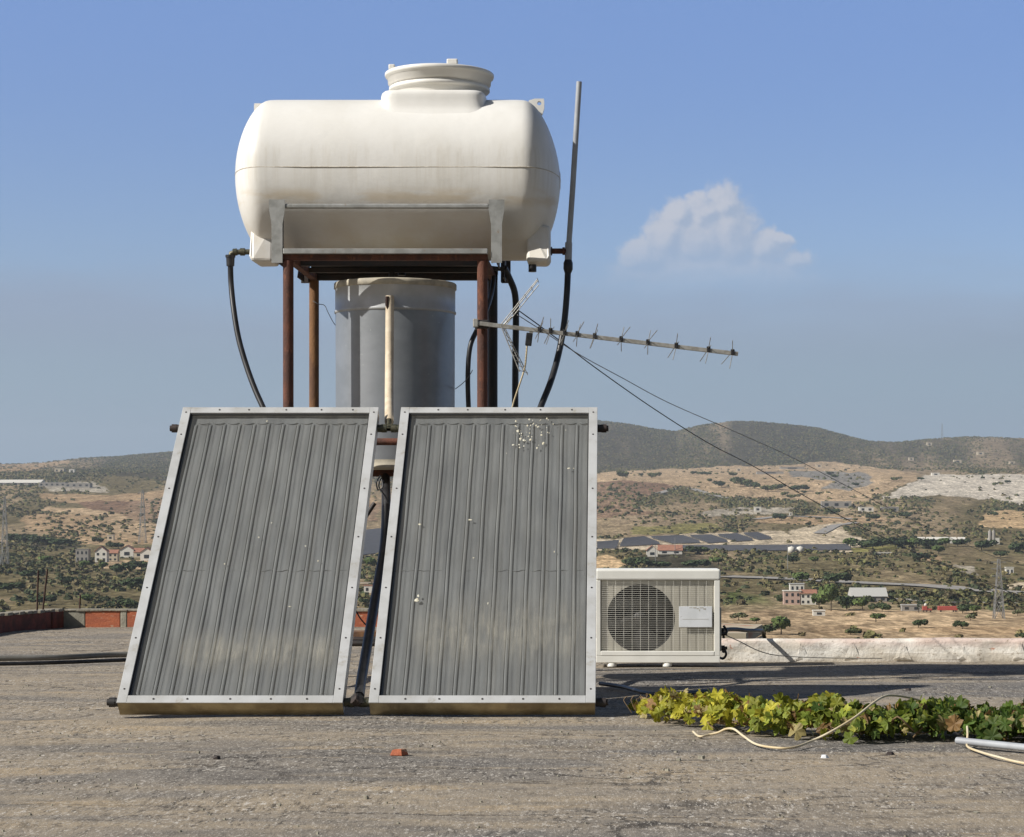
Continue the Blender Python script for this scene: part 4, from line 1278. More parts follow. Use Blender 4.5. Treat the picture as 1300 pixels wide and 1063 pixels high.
zr = RZ(YR)
t = thing('parapet_wall', (1.5, YR + .1, zr), 'low whitewashed parapet with flaking paint across the right side of the roof', 'parapet')
m = MB(); nx = 240
x0, x1 = -0.4, 8.0
def wz(x, z, s): return (vnoise(np.array([x * 9]), np.array([z * 30.]), s)[0] - .5)
V = []; F = []
prof = [(0.0, -0.02), (-0.006, 0.02), (-0.002, 0.05), (0.0, 0.085), (0.0, 0.115), (0.006, 0.131), (0.03, 0.138), (0.10, 0.140), (0.17, 0.135), (0.18, 0.0)]
for i in range(nx + 1):
    x = x0 + (x1 - x0) * i / nx
    hh = 1 + 0.10 * (vnoise(np.array([x * 2.2]), np.array([1.5]), 12)[0] - .5) + 0.05 * (vnoise(np.array([x * 14]), np.array([.5]), 13)[0] - .5)
    for j, (dy, z) in enumerate(prof):
        V.append((x, YR + dy + 0.018 * wz(x, z, 3) + 0.008 * (vnoise(np.array([x * 30]), np.array([z * 60]), 8)[0] - .5), zr + z * hh))
for i in range(nx):
    for j in range(len(prof) - 1):
        a = i * len(prof) + j
        F.append((a, a + len(prof), a + len(prof) + 1, a + 1))
m.add(V, F, True)
m.build('masonry', washm, t)
# mortar fillets (triangular smears) standing against the wall
m = MB()
for px in (1018, 1082, 1146, 1222, 1296):
    x = (px - CX) * YR / FP
    for q_ in range(4):
        dx = rnd.uniform(-.02, .02); w_ = rnd.uniform(.02, .055); h_ = rnd.uniform(.07, .128)
        m.add([(x - w_ + dx, YR - .007, zr + .002), (x + w_ + dx, YR - .007, zr + .002), (x + dx * .6, YR - .004, zr + h_), (x + dx - w_ * .2, YR - .0085, zr + .02)], [(0, 3, 2), (3, 1, 2), (0, 1, 3)])
m.build('mortar_fillet', washm, t)

# rusty rods standing in the left parapet
for (px, py, y, h, lean, lab) in ((47, 778, 20.3, .42, .01, 'left one of two thin rusty rods standing up from the left parapet'), (54, 778, 20.5, .43, .045, 'right one of two thin rusty rods standing up from the left parapet'),
                                  (101, 776, YL + .1, .17, 0.005, 'short rusty rod stub on the pale concrete block')):
    b0 = P(px, py, y); b0.z = PHL - .02 + RZ(y)
    o = MB().tube([b0, b0 + Vector((lean * .5, 0, h * .5)), b0 + Vector((lean, 0.01, h))], 0.009, 6).build('steel_rod', rebar)
    tag(o, lab, 'rod')
# hoses lying on the left of the roof
def on_roof(px, py, r): 
    y = fpY(py, r); return Vector(((px - CX) * y / FP, y, r + RZ(y)))
o = MB().tube(spline([on_roof(-150, 837.5, .02), on_roof(0, 836, .02), on_roof(80, 834.5, .02), on_roof(160, 831, .02), on_roof(300, 830, .02), on_roof(440, 829, .02)], 6), 0.019, 10).build('water_pipe', darkgrey_pipe)
tag(o, 'dusty grey pipe lying on the roof at the left, the farther of two', 'pipe')
o = MB().tube(spline([on_roof(-150, 844.5, .014), on_roof(0, 843, .014), on_roof(80, 841, .014), on_roof(160, 838, .014), on_roof(300, 834, .014), on_roof(440, 834, .014)], 6), 0.013, 10).build('water_pipe', rubber)
tag(o, 'thin black pipe lying on the roof at the left, the nearer of two', 'pipe')
for i, (px, py, sz, mt, nm, lab, cat) in enumerate([
    (507, 957, .045, clay, 'brick_chip', 'small orange brick chip on the roof in front of the right collector', 'brick chip'),
    (890, 935 + 27, .02, concrete, 'paper_scrap', 'pale scrap lying on the roof below the cream cord', 'scrap'),
    (1047, 961, .018, label_white, 'paper_scrap', 'small white scrap on the roof in front of the vine', 'scrap'),
    (1130, 957, .02, darksteel, 'pebble', 'tiny dark pebble in front of the vine', 'pebble'),
    (1153, 876, .022, darksteel, 'pebble', 'tiny dark pebble on the roof behind the vine', 'pebble'),
    (275, 962, .02, darksteel, 'pebble', 'tiny dark pebble in front of the left collector', 'pebble')]):
    p = on_roof(px, py, 0.0)
    M_ = Matrix.Rotation(rnd.uniform(0, 3), 3, 'Z')
    mb = MB(); vs = []
    for dz in (0, 1):
        for a in range(5):
            r_ = sz * (0.5 + 0.25 * rnd.random()) * (1 if dz == 0 else .7)
            vs.append(p + Vector((r_ * 1.3 * math.cos(a * 1.257), r_ * math.sin(a * 1.257), -0.004 if dz == 0 else sz * rnd.uniform(.3, .45))))
    mb.add(vs, [(4, 3, 2, 1, 0), (5, 6, 7, 8, 9)] + [(a, (a + 1) % 5, 5 + (a + 1) % 5, 5 + a) for a in range(5)])
    tag(mb.build(nm, mt), lab, cat)
mb = MB()
for i in range(900):
    p = Vector((rnd.uniform(-3.6, 3.4), rnd.uniform(5.4, 12.5), 0)); p.z = RZ(p.y)
    if -2.3 < p.x < 0 and p.y > 9.4: continue
    s_ = rnd.uniform(.0015, .0042) * (1.8 if rnd.random() < .04 else 1); vs = []; gz = float((vnoise(np.array([p.x * 0.9]), np.array([p.y * 2.6]), 5)[0] - .5) * 0.016) - .009
    for dz in (0, 1):
        for a in range(5): vs.append(p + Vector((s_ * (.8 + .9 * rnd.random()) * math.cos(a * 1.257), s_ * math.sin(a * 1.257), gz - .004 if dz == 0 else gz + .002 + s_ * rnd.uniform(.4, 1.1))))
    mb.add(vs, [(4, 3, 2, 1, 0), (5, 6, 7, 8, 9)] + [(a, (a + 1) % 5, 5 + (a + 1) % 5, 5 + a) for a in range(5)])
tag(mb.build('loose_grit', concrete), 'loose stone crumbs and grit strewn over the bare roof', 'grit', kind='stuff')

# ------------------------------------------------------------------ solar collectors
YB = 9.5; SB = FP / YB
PL = 2.02; DZ = 1.376
tilt = math.asin(DZ / PL)
Z0 = 0.0595
e_v = Vector((0, math.cos(tilt), math.sin(tilt)))    # up the slope
e_n = Vector((0, -math.sin(tilt), math.cos(tilt)))   # out of the glass
TH = 0.08


def collector(px0, px1, label, bands, dropp):
    x0 = (px0 - CX) / SB; x1 = (px1 - CX) / SB; W = x1 - x0
    root = thing('solar_collector', (x0 + W / 2, YB, 0), label, 'solar panel', 'flat plate solar collectors')
    org = Vector((x0, YB, Z0))
    def Q(u, v, n): return org + Vector((u, 0, 0)) + e_v * v + e_n * n
    Mx = Matrix(((1, 0, 0), tuple(e_v), tuple(e_n))).transposed()
    def bx(mb, u0, u1, v0, v1, n0, n1):
        return mb.box(Q((u0 + u1) / 2, (v0 + v1) / 2, (n0 + n1) / 2), (u1 - u0, v1 - v0, n1 - n0), Mx)
    fw = 0.043
    # casing: four side walls and a back
    m = MB(); bx(m, 0.002, W - 0.002, 0.002, 0.012, -TH, -0.003); m.build('bottom_side', alu_side, root)
    m = MB(); bx(m, 0.002, 0.012, 0.0125, PL - .0125, -TH, -0.003); bx(m, W - .012, W - .002, .0125, PL - .0125, -TH, -.003)
    bx(m, .002, W - .002, PL - .012, PL - .002, -TH, -.003); bx(m, .0125, W - .0125, .0125, PL - .0125, -TH, -TH + .004)
    m.build('casing', alu, root, 0.001)
    # front frame rails: side rails run full length, top and bottom between
    for (a, b, c, d) in ((0, fw, 0, PL), (W - fw, W, 0, PL)):
        m = MB(); bx(m, a, b, c, d, -0.002, 0.004); bx(m, a if a > 0.1 else b - .003, (a + .003) if a > 0.1 else b, c + fw, d - fw, -0.022, -0.0022); m.build('frame_rail', alu, root, 0.0012)
    for (a, b, c, d) in ((fw + .0006, W - fw - .0006, 0, fw), (fw + .0006, W - fw - .0006, PL - fw, PL)):
        m = MB(); bx(m, a, b, c, d, -0.002, 0.0034); bx(m, a, b, c if c > 1 else d - .003, (c + .003) if c > 1 else d, -0.022, -0.0022); m.build('frame_rail', alu, root, 0.0012)
    # gasket
    m = MB()
    for (a, b, c, d) in ((fw, fw + .006, fw + .006, PL - fw - .006), (W - fw - .006, W - fw, fw + .006, PL - fw - .006), (fw, W - fw, fw, fw + .006), (fw, W - fw, PL - fw - .006, PL - fw)):
        bx(m, a, b, c, d, -0.012, -0.005)
    m.build('gasket', black_gasket, root)
    # absorber plate with raised riser tubes; extra fine step imitates doubled shadow lines
    iu0, iu1, iv0, iv1 = 0.014, W - 0.014, 0.014, PL - 0.014
    m = MB()
    nb = 12; pitch = (W - 2 * fw - 0.02) / nb
    us_ = [iu0]; hs = [0.0]; ks = [-1]
    for i in range(nb):
        c = fw + 0.01 + (i + 0.32) * pitch
        for du, h in ((-.0115, 0), (-.0105, -.006), (-.0085, -.006), (-.0065, .006), (-.003, .009), (.003, .009), (.0065, .006), (.0085, -.006), (.0105, -.006), (.0115, 0), (.025, 0), (.0262, -.0025), (.0276, .001), (.033, .0), (.047, .0015)):
            us_.append(c + du); hs.append(h); ks.append(i)
    us_.append(iu1); hs.append(0.0); ks.append(-1)
    v_top = PL - fw - 0.055; v_bot = fw + 0.035
    jit = [rnd.uniform(-.006, .006) for _ in range(nb + 2)]
    vs_rows = [iv0, v_bot - .012, v_bot] + [v_bot + .02 + (v_top - .04 - v_bot) * i / 30 for i in range(31)] + [v_top, v_top + .012, iv1 - .0]
    V = []; F = []
    for v in vs_rows:
        for u, h, k in zip(us_, hs, ks):
            env = 1.0
            if v > v_top - .001 or v < v_bot - .001: env = 0.0
            wv = 0.0014 * math.sin(v * 5.1 + u * 9) + 0.0012 * math.sin(v * 13 + u * 31)
            V.append(Q(u + (0.0012 * math.sin(v * 9 + (k + 2) * 1.7)), v + (jit[k + 1] if 0 < env < 1 else 0), -0.027 + h * .62 * env + wv))
    ncol = len(us_)
    for j in range(len(vs_rows) - 1):
        for i in range(ncol - 1):
            a = j * ncol + i
            F.append((a, a + 1, a + ncol + 1, a + ncol))
    m.add(V, F, False)
    m.build('absorber_plate', absm, root)
    # scalloped header seam near the top: short curved ridges
    m = MB()
    for i in range(nb + 1):
        c0 = fw + 0.012 + (i - 0.68 + .16) * pitch; c1 = c0 + pitch * .74
        c0 = max(c0, fw + .01); c1 = min(c1, W - fw - .01)
        if c1 - c0 < .02: continue
        pts__ = [Q(c0 + (c1 - c0) * s_ / 6, v_top + .006 - .010 * math.sin(PI * s_ / 6), -0.0235) for s_ in range(7)]
        m.tube(pts__, 0.0026, 6)
    m.build('header_seam', absm, root)
    m = MB(); m.tube([Q(fw + .01, 0.86, -.0262)] + [Q(fw + .01 + (W - 2 * fw - .02) * s_ / 60, .86 + .004 * math.sin(s_ * 1.1) + (.004 if s_ % 5 < 2 else 0), -.0262 + .001 * math.sin(s_)) for s_ in range(1, 61)], 0.0017, 5)
    m.build('plate_seam', absm, root)
    # glass
    me_b = MB(); me_b.add([Q(fw + .001, fw + .001, -.010), Q(W - fw - .001, fw + .001, -.010), Q(W - fw - .001, PL - fw - .001, -.010), Q(fw + .001, PL - fw - .001, -.010)], [(0, 1, 2, 3)])
    go = me_b.build('glass', glass_material(bands, 'dusty_glass'), root)
    uvl = go.data.uv_layers.new(name='UVMap')
    for li, uvv in enumerate(((0, 0), (1, 0), (1, 1), (0, 1))): uvl.data[li].uv = uvv
    # screws
    scr = []
    for f in (.045, .20, .36, .53, .70, .90, .985):
        scr += [(fw / 2, PL * f - .01), (W - fw / 2, PL * f - .01)]
    for f in (.16, .31, .50, .68, .84): scr += [(W * f, fw / 2), (W * (f + .03), PL - fw / 2)]
    proto = None
    for (u, v) in scr:
        c = Q(u, v, 0.004)
        if proto is None:
            mb = MB(); mb.cyl(Q(u, v, 0.003), Q(u, v, 0.0062), 0.0052, 8, 0.004)
            proto = mb.build('screw', darksteel, root); pc = c
        else:
            o = proto.copy(); C.objects.link(o); o.parent = root; o.location = Vector(c) - Vector(pc)
    # pipe stubs at the four corners
    for (uu, vv, s_) in ((0, PL - .11, -1), (W, PL - .11, 1), (0, .045, -1), (W, .045, 1)):
        a = Q(uu, vv, -.045)
        mb = MB()
        mb.cyl(a, a + Vector((s_ * .02, 0, 0)), .020, 14); mb.cyl(a + Vector((s_ * .02, 0, 0)), a + Vector((s_ * .046, 0, 0)), .024, 6); mb.cyl(a + Vector((s_ * .046, 0, 0)), a + Vector((s_ * .056, 0, 0)), .015, 12)
        mb.build('pipe_stub', darksteel if s_ * (1 if px0 > 300 else -1) > 0 else brass, root)
    # droppings / splashes on the glass
    for (u, v, r_, st) in dropp:
        mb = MB(); n = 9; ring = []
        for a in range(n):
            rr = r_ * rnd.uniform(.6, 1.15)
            ring.append(Q(u * W + rr * math.cos(2 * PI * a / n), v * PL + rr * st * math.sin(2 * PI * a / n), -.0088))
        top = [Q(u * W + (p - Q(u * W, v * PL, 0)).x * .55, v * PL + (p - Q(u * W, v * PL, 0)).dot(e_v) * .55, -.0088 + .0018) for p in ring]
        mb.add(ring + top, [(a, (a + 1) % n, n + (a + 1) % n, n + a) for a in range(n)] + [tuple(range(n, 2 * n))], True)
        mb.build('dropping', dropping, root)
    return root


dl = [(.44, .953, .0045, 1.2), (.36, .44, .004, 1.5), (.73, .50, .005, 1.0), (.80, .45, .004, 1.6), (.55, .58, .004, 1.0), (.50, .53, .005, 1.0), (.70, .30, .008, .4)]
collector(148, 435, 'left tilted solar collector with scuffed dust near its lower edge', [(.06, .14, .24, .85, .22, .97)], dl)
dr = []
r3 = random.Random(11)
for i in range(46):
    cx_ = .66 + r3.gauss(0, .055); cv_ = .93 + r3.gauss(0, .035) - abs(r3.gauss(0, .012))
    if cv_ > .965: cv_ = .965 - r3.random() * .03
    dr.append((cx_, cv_, r3.uniform(.0018, .0050) * (1.5 if r3.random() < .15 else 1), r3.uniform(1, 1.7)))
dr += [(.60, .915, .008, 1.6), (.615, .885, .0075, 1.4), (.665, .882, .007, 1.3), (.58, .862, .007, 1.0), (.72, .90, .006, 1), (.70, .85, .005, 2), (.86, .775, .009, .6), (.885, .775, .004, .8),
       (.39, .59, .012, .5), (.15, .575, .008, 1.0), (.17, .32, .012, 1.2), (.175, .335, .006, 1.4), (.80, .48, .003, 2.5), (.42, .46, .006, .6), (.50, .31, .004, 2)]
collector(468, 756, 'right tilted solar collector with bird droppings near its top edge', [(.06, .20, .38, .75, .16, .96)], dr)


def CQ(px, v, n, px0):
    pass


# collector-to-collector unions and the return pipe in the gap
def fitting(name, pts, r, m_, lab, cat='pipe fitting'):
    t = thing(name, Vector(pts[0]), lab, cat)
    mb = MB(); mb.tube(pts, r, 14); mb.build('pipe', m_, t)
    for i, p in enumerate(pts):
        a = Vector(p); d = (Vector(pts[min(i + 1, len(pts) - 1)]) - Vector(pts[max(i - 1, 0)])).normalized()
        mb = MB(); mb.cyl(a - d * .012, a + d * .012, r * 1.45, 6); mb.build('nut', m_, t)
    return t


yt = YB + (PL - .11) * math.cos(tilt) + .045 * math.sin(tilt); zt = Z0 + (PL - .11) * math.sin(tilt) - .045 * math.cos(tilt)
xl = (435 - CX) / SB; xr = (468 - CX) / SB
fitting('pipe_union', [(xl + .058, yt, zt), ((xl + xr) / 2, yt, zt + .004), (xr - .058, yt, zt)], .014, brass, 'brass union joining the two collectors at the top')
fitting('pipe_union', [(xl + .05, YB + .045, Z0 + .012), ((xl + xr) / 2, YB + .05, Z0 + .006), (xr - .05, YB + .045, Z0 + .012)], .020, darksteel, 'dark union joining the two collectors at the bottom')
o = MB().tube(spline([P(456, 884, YB + .10), P(459, 862, 9.75), P(467, 815, 10.05), P(479, 745, 10.5), P(487, 700, 10.8), P(490, 660, 11.1), P(490, 618, 11.62), P(489, 596, 11.75)], 8), 0.024, 12,
              radii=None).build('return_pipe', rubber)
tag(o, 'black insulated pipe rising in the gap between the two collectors', 'pipe')
for (pp, lab) in (([P(483, 604, 11.3), P(478, 612, 11.28), P(480, 622, 11.28), P(486, 618, 11.28), P(484, 608, 11.3), P(481, 618, 11.3), P(490, 632, 11.3), P(496, 650, 11.3)], 'loose tangle of thin black wire hanging below the silver cylinder'),
                  ([P(452, 776, 11.0), P(458, 786, 11.0), P(466, 795, 11.0), P(470, 800, 11.0)], 'short thin black wire low in the gap between the collectors')):
    o = MB().tube(spline(pp, 6), 0.004, 6).build('wire', rubber); tag(o, lab, 'wire')
o = MB().box(on_roof(470, 805, .03), (.5, .22, .05)).build('wooden_plank', rust_brown, None, .004)
o.location.z += 0
tag(o, 'reddish plank lying on the roof behind the gap between the collectors', 'plank')

# ------------------------------------------------------------------ water tank stand
SY1, SY2 = 11.5, 12.5
s1 = FP / SY1
XL_, XR_ = (366 - CX) / s1, (612.5 - CX) / s1
ZT = ZC + (CY - 327) / s1           # top ring height
stand = thing('tank_stand', ((XL_ + XR_) / 2, 12.0, 0), 'rusty four-legged steel stand carrying the white water tank', 'stand')
for (x, y, mt) in ((XL_, SY1, rust), (XR_, SY1, rust), (XL_, SY2, rust_brown), (XR_, SY2, darksteel)):
    lg = MB().cyl((x, y, RZ(y)), (x, y, ZT - .018), .0285, 20).build('leg', mt, stand)
    MB().box((x, y, RZ(y) + .006), (.12, .12, .012)).build('foot_plate', rust, lg)
MB().box(((XL_ + XR_) / 2, SY1, ZT), (XR_ - XL_ + .057, .04, .034)).build('front_beam', rust, stand, .003)
MB().box(((XL_ + XR_) / 2, SY2, ZT), (XR_ - XL_ + .057, .04, .034)).build('rear_beam', darksteel, stand, .003)
for x in (XL_, XR_):
    MB().box((x, 12.0, ZT), (.04, SY2 - SY1 - .042, .034)).build('side_beam', rust, stand, .003)
MB().beam((XL_ - .02, SY1 - .035, ZT + .028), (XR_ + .03, SY1 - .035, ZT + .028), .03, .028).build('front_angle', galv, stand, .003)
MB().beam((XL_ - .02, SY2 + .0, ZT + .030), (XR_ + .03, SY2 + .0, ZT + .030), .05, .026).build('rear_angle', darksteel, stand)
for f in (.33, .66):
    y = SY1 + (SY2 - SY1) * f
    MB().box(((XL_ + XR_) / 2, y, ZT + .004), (XR_ - XL_ - .042, .035, .026)).build('cross_bar', darksteel, stand)
# lower braces and the ring the cylinder sits on
def zpx(py, y): return ZC + (CY - py) * y / FP
zb = zpx(561, SY1)
MB().cyl((XL_ + .028, SY1, zb), (XR_ - .028, SY1, zb), .019, 12).build('front_brace', rust, stand)
for y, z in ((SY1, zpx(817, SY1)), (SY2, zpx(812, SY2))):
    MB().cyl((XL_ + .028, y, z), (XR_ - .028, y, z), .016, 12).build('low_brace', darksteel, stand)
for x in (XL_, XR_):
    MB().cyl((x, SY1 + .028, .2), (x, SY2 - .028, .2), .016, 12).build('low_brace', darksteel, stand)
    MB().cyl((x, SY1 + .028, 1.09), (x, SY2 - .028, 1.09), .018, 12).build('side_brace', rust, stand)
for y in (11.72, 12.12):
    MB().box(((XL_ + XR_) / 2, y, 1.115), (XR_ - XL_ + .04, .045, .03)).build('cylinder_bearer', rust, stand)
MB().cyl((XL_ + .02, 11.62, .3), (XL_ + .45, 11.62, .95), .012, 8).build('diagonal_brace', darksteel, stand)
# tank cradle: rail, posts with gussets (front and back)
ZR = zpx(262, SY1 - .02)
for sy, yy in ((-1, SY1 - .02), (1, SY2 + .02)):
    xa, xb = XL_ - .055, XR_ + .077
    m = MB(); m.beam((xa + .04, yy, ZR), (xb - .04, yy, ZR), .026, .026)
    m.build('cradle_rail', galv if sy < 0 else darksteel, stand, .008, 3)
    for x in (xa, xb):
        m = MB()
        # angle-iron post whose flange flares towards the top
        z0, z1 = ZT - .03, ZR + .03
        w0, w1 = .052, .078
        zm = ZR - .10
        fr = [(x - w1 / 2, z1), (x + w1 / 2, z1), (x + w1 / 2, ZR - .02), (x + w0 / 2, zm), (x + w0 / 2, z0), (x - w0 / 2, z0), (x - w0 / 2, zm), (x - w1 / 2, ZR - .02)]
        y0 = yy - sy * (-.016); y0 = yy + sy * .018; y1 = yy + sy * .012
        n = len(fr)
        m.add([(a, y0, b) for a, b in fr] + [(a, y1, b) for a, b in fr], ([tuple(range(n)), tuple(range(n, 2 * n))[::-1]] if sy < 0 else [tuple(range(n))[::-1], tuple(range(n, 2 * n))]) + [(i, (i + 1) % n, n + (i + 1) % n, n + i) for i in range(n)])
        m.box((x + (.026 if x < -1 else -.026), yy - sy * .02, (z0 + z1) / 2 - .02), (.006, .05, z1 - z0 - .04))
        m.build('cradle_post', galv if sy < 0 else darksteel, stand, .004)
        # gusset running inwards under the tank
        m = MB(); gx = x + (.0 if x < -1 else -.0)
        m.add([(gx - .003, yy - sy * .05, ZR - .03), (gx - .003, yy - sy * .05, z0), (gx - .003, yy - sy * .30, z0), (gx + .003, yy - sy * .05, ZR - .03), (gx + .003, yy - sy * .05, z0), (gx + .003, yy - sy * .30, z0)],
              [(0, 1, 2), (5, 4, 3), (0, 2, 5, 3), (1, 4, 5, 2), (0, 3, 4, 1)])
        m.build('gusset', darksteel, stand)
# tie wire twisted round the rear left leg
o = MB().tube(spline([P(397, 382, SY2 - .04), P(404, 386, SY2 - .06), P(412, 388, SY2 - .05), P(417, 398, SY2 - .1), P(425, 412, 12.2), P(432, 415, 12.1)], 6), 0.0022, 5).build('tie_wire', rubber)
tag(o, 'thin dark wire twisted round the rear left leg of the stand', 'wire')
o = MB().tube(spline([P(578, 494, 11.9), P(586, 488, 11.8), P(594, 480, 11.6), P(600, 470, 11.55)], 6), 0.0022, 5).build('tie_wire', rubber)
tag(o, 'thin dark wire between the silver cylinder and the front right leg', 'wire')

# ------------------------------------------------------------------ hot water cylinder
cx_, cy_, cr = (502 - CX) * 11.92 / FP, 11.92, 0.332
zc0, zc1 = 1.13, zpx(361, 11.92)
ROOTC = thing('hot_water_cylinder', (cx_, cy_, zc0), 'silver painted hot water cylinder standing inside the rusty stand', 'water heater')
zring = zpx(397, 11.92)
MB().lathe((cx_, cy_, 0), [(cr - .004, zc0 + .055), (cr - .002, zring - .012)], 72, False).build('body', cyl_body, ROOTC)
MB().lathe((cx_, cy_, 0), [(cr - .002, zring - .012), (cr + .004, zring - .008), (cr + .005, zring + .002), (cr, zring + .008), (cr, zc1 - .035), (cr + .002, zc1 - .033)], 72, False).build('head_band', cyl_head, ROOTC)
MB().lathe((cx_, cy_, 0), [(cr + .002, zc1 - .033), (cr + .007, zc1 - .030), (cr + .007, zc1 - .004), (cr + .002, zc1 + .002), (cr - .03, zc1 + .006), (cr - .1, zc1 + .014), (.02, zc1 + .02)], 72, True).build('lid', cyl_rim, ROOTC)
MB().lathe((cx_, cy_, 0), [(cr - .03, zc0), (cr + .004, zc0 + .004), (cr + .004, zc0 + .022), (cr - .004, zc0 + .03), (cr - .004, zc0 + .055)], 72, True).build('base_ring', cyl_rim, ROOTC)
# outlet on top
MB().cyl((cx_ - .02, cy_, zc1 + .015), (cx_ - .02, cy_, zc1 + .07), .018, 12).build('top_outlet', darksteel, ROOTC)
# cream insulated flow pipe down the front
pxp = (494 - CX) * 11.52 / FP
yfr = cy_ - cr - .055
ztp = zpx(376, yfr)
t = thing('insulated_pipe', (pxp, yfr, zt), 'cream insulated pipe running down the front of the silver cylinder', 'pipe')
xx = (495 - CX) * yfr / FP
XP = lambda q_, y: (q_ - CX) * y / FP
MB().tube([(XP(495, yfr), yfr, ztp), (XP(494.5, yfr - .02), yfr - .02, ztp - .25), (XP(494, yfr - .16), yfr - .16, zt + .22), (XP(494, yt + .12), yt + .12, zt + .08), (XP(494, yt + .05), yt + .05, zt + .035)], .023, 16).build('insulation', cream_pipe, t)
MB().cyl((xx, yfr + .0, ztp - .02), (xx, cy_ - cr + .01, ztp - .02), .019, 14).build('elbow', cream_pipe, t)
MB().tube([(xx - .012, yfr - .0215, ztp - .004), (xx - .013, yfr - .0225, ztp - .05), (xx - .009, yfr - .0235, ztp - .075)], .010, 8, True, [.009, .010, .003]).build('worn_patch', hole, t)
MB().tube([(XP(494, yt + .05), yt + .05, zt + .045), (XP(493, yt), yt, zt + .0)], .013, 10).build('copper_end', brass, t)

# ------------------------------------------------------------------ white water tank
TX, TY_, TZ = (507 - CX) * 12.0 / FP, 12.0, zpx(212, 11.53)
tank = thing('water_tank', (TX, TY_, ZT + .04), 'big white plastic water tank lying on the rusty stand', 'water tank')
HB = 0.70; CAP = 0.200; AY = 0.47; UP = zpx(122, 11.8) - TZ; DN = TZ - (ZT + .045)
def ring_pts(sy, szu, szd, n=72):
    res = []
    for k in range(n):
        a = 2 * PI * k / n
        c, s = math.cos(a), math.sin(a)
        e = 2 / 2.3
        yv = math.copysign(abs(c) ** e, c) * AY * sy
        zv = math.copysign(abs(s) ** e, s) * (UP * szu if s > 0 else DN * szd)
        res.append((yv, zv))
    return res
rows = []
def add_row(x, sy, su, sdn): rows.append((x, sy, su, sdn))
NT = 16
for i in range(NT + 1):
    t_ = 1 - i / NT
    t_ = 1 - (1 - t_) ** 1.0
    tt = math.sin(t_ * PI / 2) if t_ > 0 else 0
    f = lambda p, q_: max(0.02, (1 - tt ** p)) ** q_
    add_row(-HB - CAP * tt, f(2.2, .5), f(1.75, .62), f(1.9, .58))
for xm in (-.66, -.45, -.2, 0, .2, .45, .66): add_row(xm, 1.0 if abs(xm) < .6 else 1.0, 1.004, 1.0)
for i in range(NT + 1):
    tt = math.sin((i / NT) * PI / 2)
    add_row(HB + CAP * tt, max(.02, 1 - tt ** 2.2) ** .5, max(.02, 1 - tt ** 1.75) ** .62, max(.02, 1 - tt ** 1.9) ** .58)
m = MB(); V = []; F = []; n = 72
for (x, a, b, c) in rows:
    for (yv, zv) in ring_pts(a, b, c, n):
        wob = 0.003 * math.sin(x * 6 + zv * 9) + .002 * math.sin(x * 17 + zv * 5)
        V.append((TX + x, TY_ + yv * (1 + wob), TZ + zv))
for i in range(len(rows) - 1):
    for k in range(n):
        F.append((i * n + k, i * n + (k + 1) % n, (i + 1) * n + (k + 1) % n, (i + 1) * n + k))
m.add(V, F, True)
m.add(V[:n], [tuple(range(n))[::-1]], True); m.add(V[-n:], [tuple(range(n))], True)
m.build('shell', tankm, tank)
# mould seam: thin groove line round the middle
m = MB(); sp = []
rr = [r_ for r_ in rows]
seam = [(TX + x, TY_ - AY * a - .0006, TZ) for (x, a, b, c) in rows] + [(TX + x, TY_ + AY * a + .0006, TZ) for (x, a, b, c) in rows[::-1]]
seam.append(seam[0])
m.tube(seam, .0022, 6, False); seam_m = mat('seam_grime', (0.40, 0.35, 0.27), .7, 0, (0.62, .57, .48), 30, lo=.40, hi=.60)
m.build('mould_seam', seam_m, tank)
# moulded neck block
nx0, nx1 = (483 - CX) * 11.75 / FP, (617 - CX) * 11.75 / FP
ncx = (nx0 + nx1) / 2; nw = nx1 - nx0
zn = zpx(113, 11.67)
m = MB(); V = []; F = []; n = 40
def rr_ring(w, d, z, e=8.0, cy=12.0):
    res = []
    for k in range(n):
        a = 2 * PI * k / n; c, s = math.cos(a), math.sin(a)
        res.append((ncx + math.copysign(abs(c) ** (2 / e), c) * w / 2, cy + math.copysign(abs(s) ** (2 / e), s) * d / 2, z))
    return res
levels = [(nw + .20, .80, zn - .21), (nw + .10, .73, zn - .145), (nw + .035, .69, zn - .115), (nw + .010, .672, zn - .09), (nw, .664, zn - .05), (nw, .662, zn - .03), (nw - .008, .655, zn - .014), (nw - .03, .635, zn - .003), (nw - .07, .60, zn), (.1, .1, zn + .002)]
for lv in levels: V += rr_ring(*lv)
for i in range(len(levels) - 1):
    for k in range(n): F.append((i * n + k, i * n + (k + 1) % n, (i + 1) * n + (k + 1) % n, (i + 1) * n + k))
m.add(V, F, True); m.build('neck', tankm, tank)
# screw lid
lx = (558 - CX) * 12.0 / FP
k12 = 12.0 / FP
lid = MB().lathe((lx, 12.0, zn), [(.255, -.004), (.258, .040), (.276, .044), (.281, .050), (.281, .062), (.274, .068), (.268, .070), (.270, .078), (.286, .084), (.289, .118), (.300, .122), (.304, .130), (.304, .142), (.298, .147), (.25, .155), (.12, .168), (.02, .172)], 72, True).build('lid', tankm, tank)
for (px, dy) in ((578, -.22), (500, -.1)):
    MB().box(((px - CX) * k12, 12.0 + dy, zn + (.168 if px > 550 else .163)), (.06 if px > 550 else .035, .05, .03)).build('lid_lug', tankm, lid, .006)
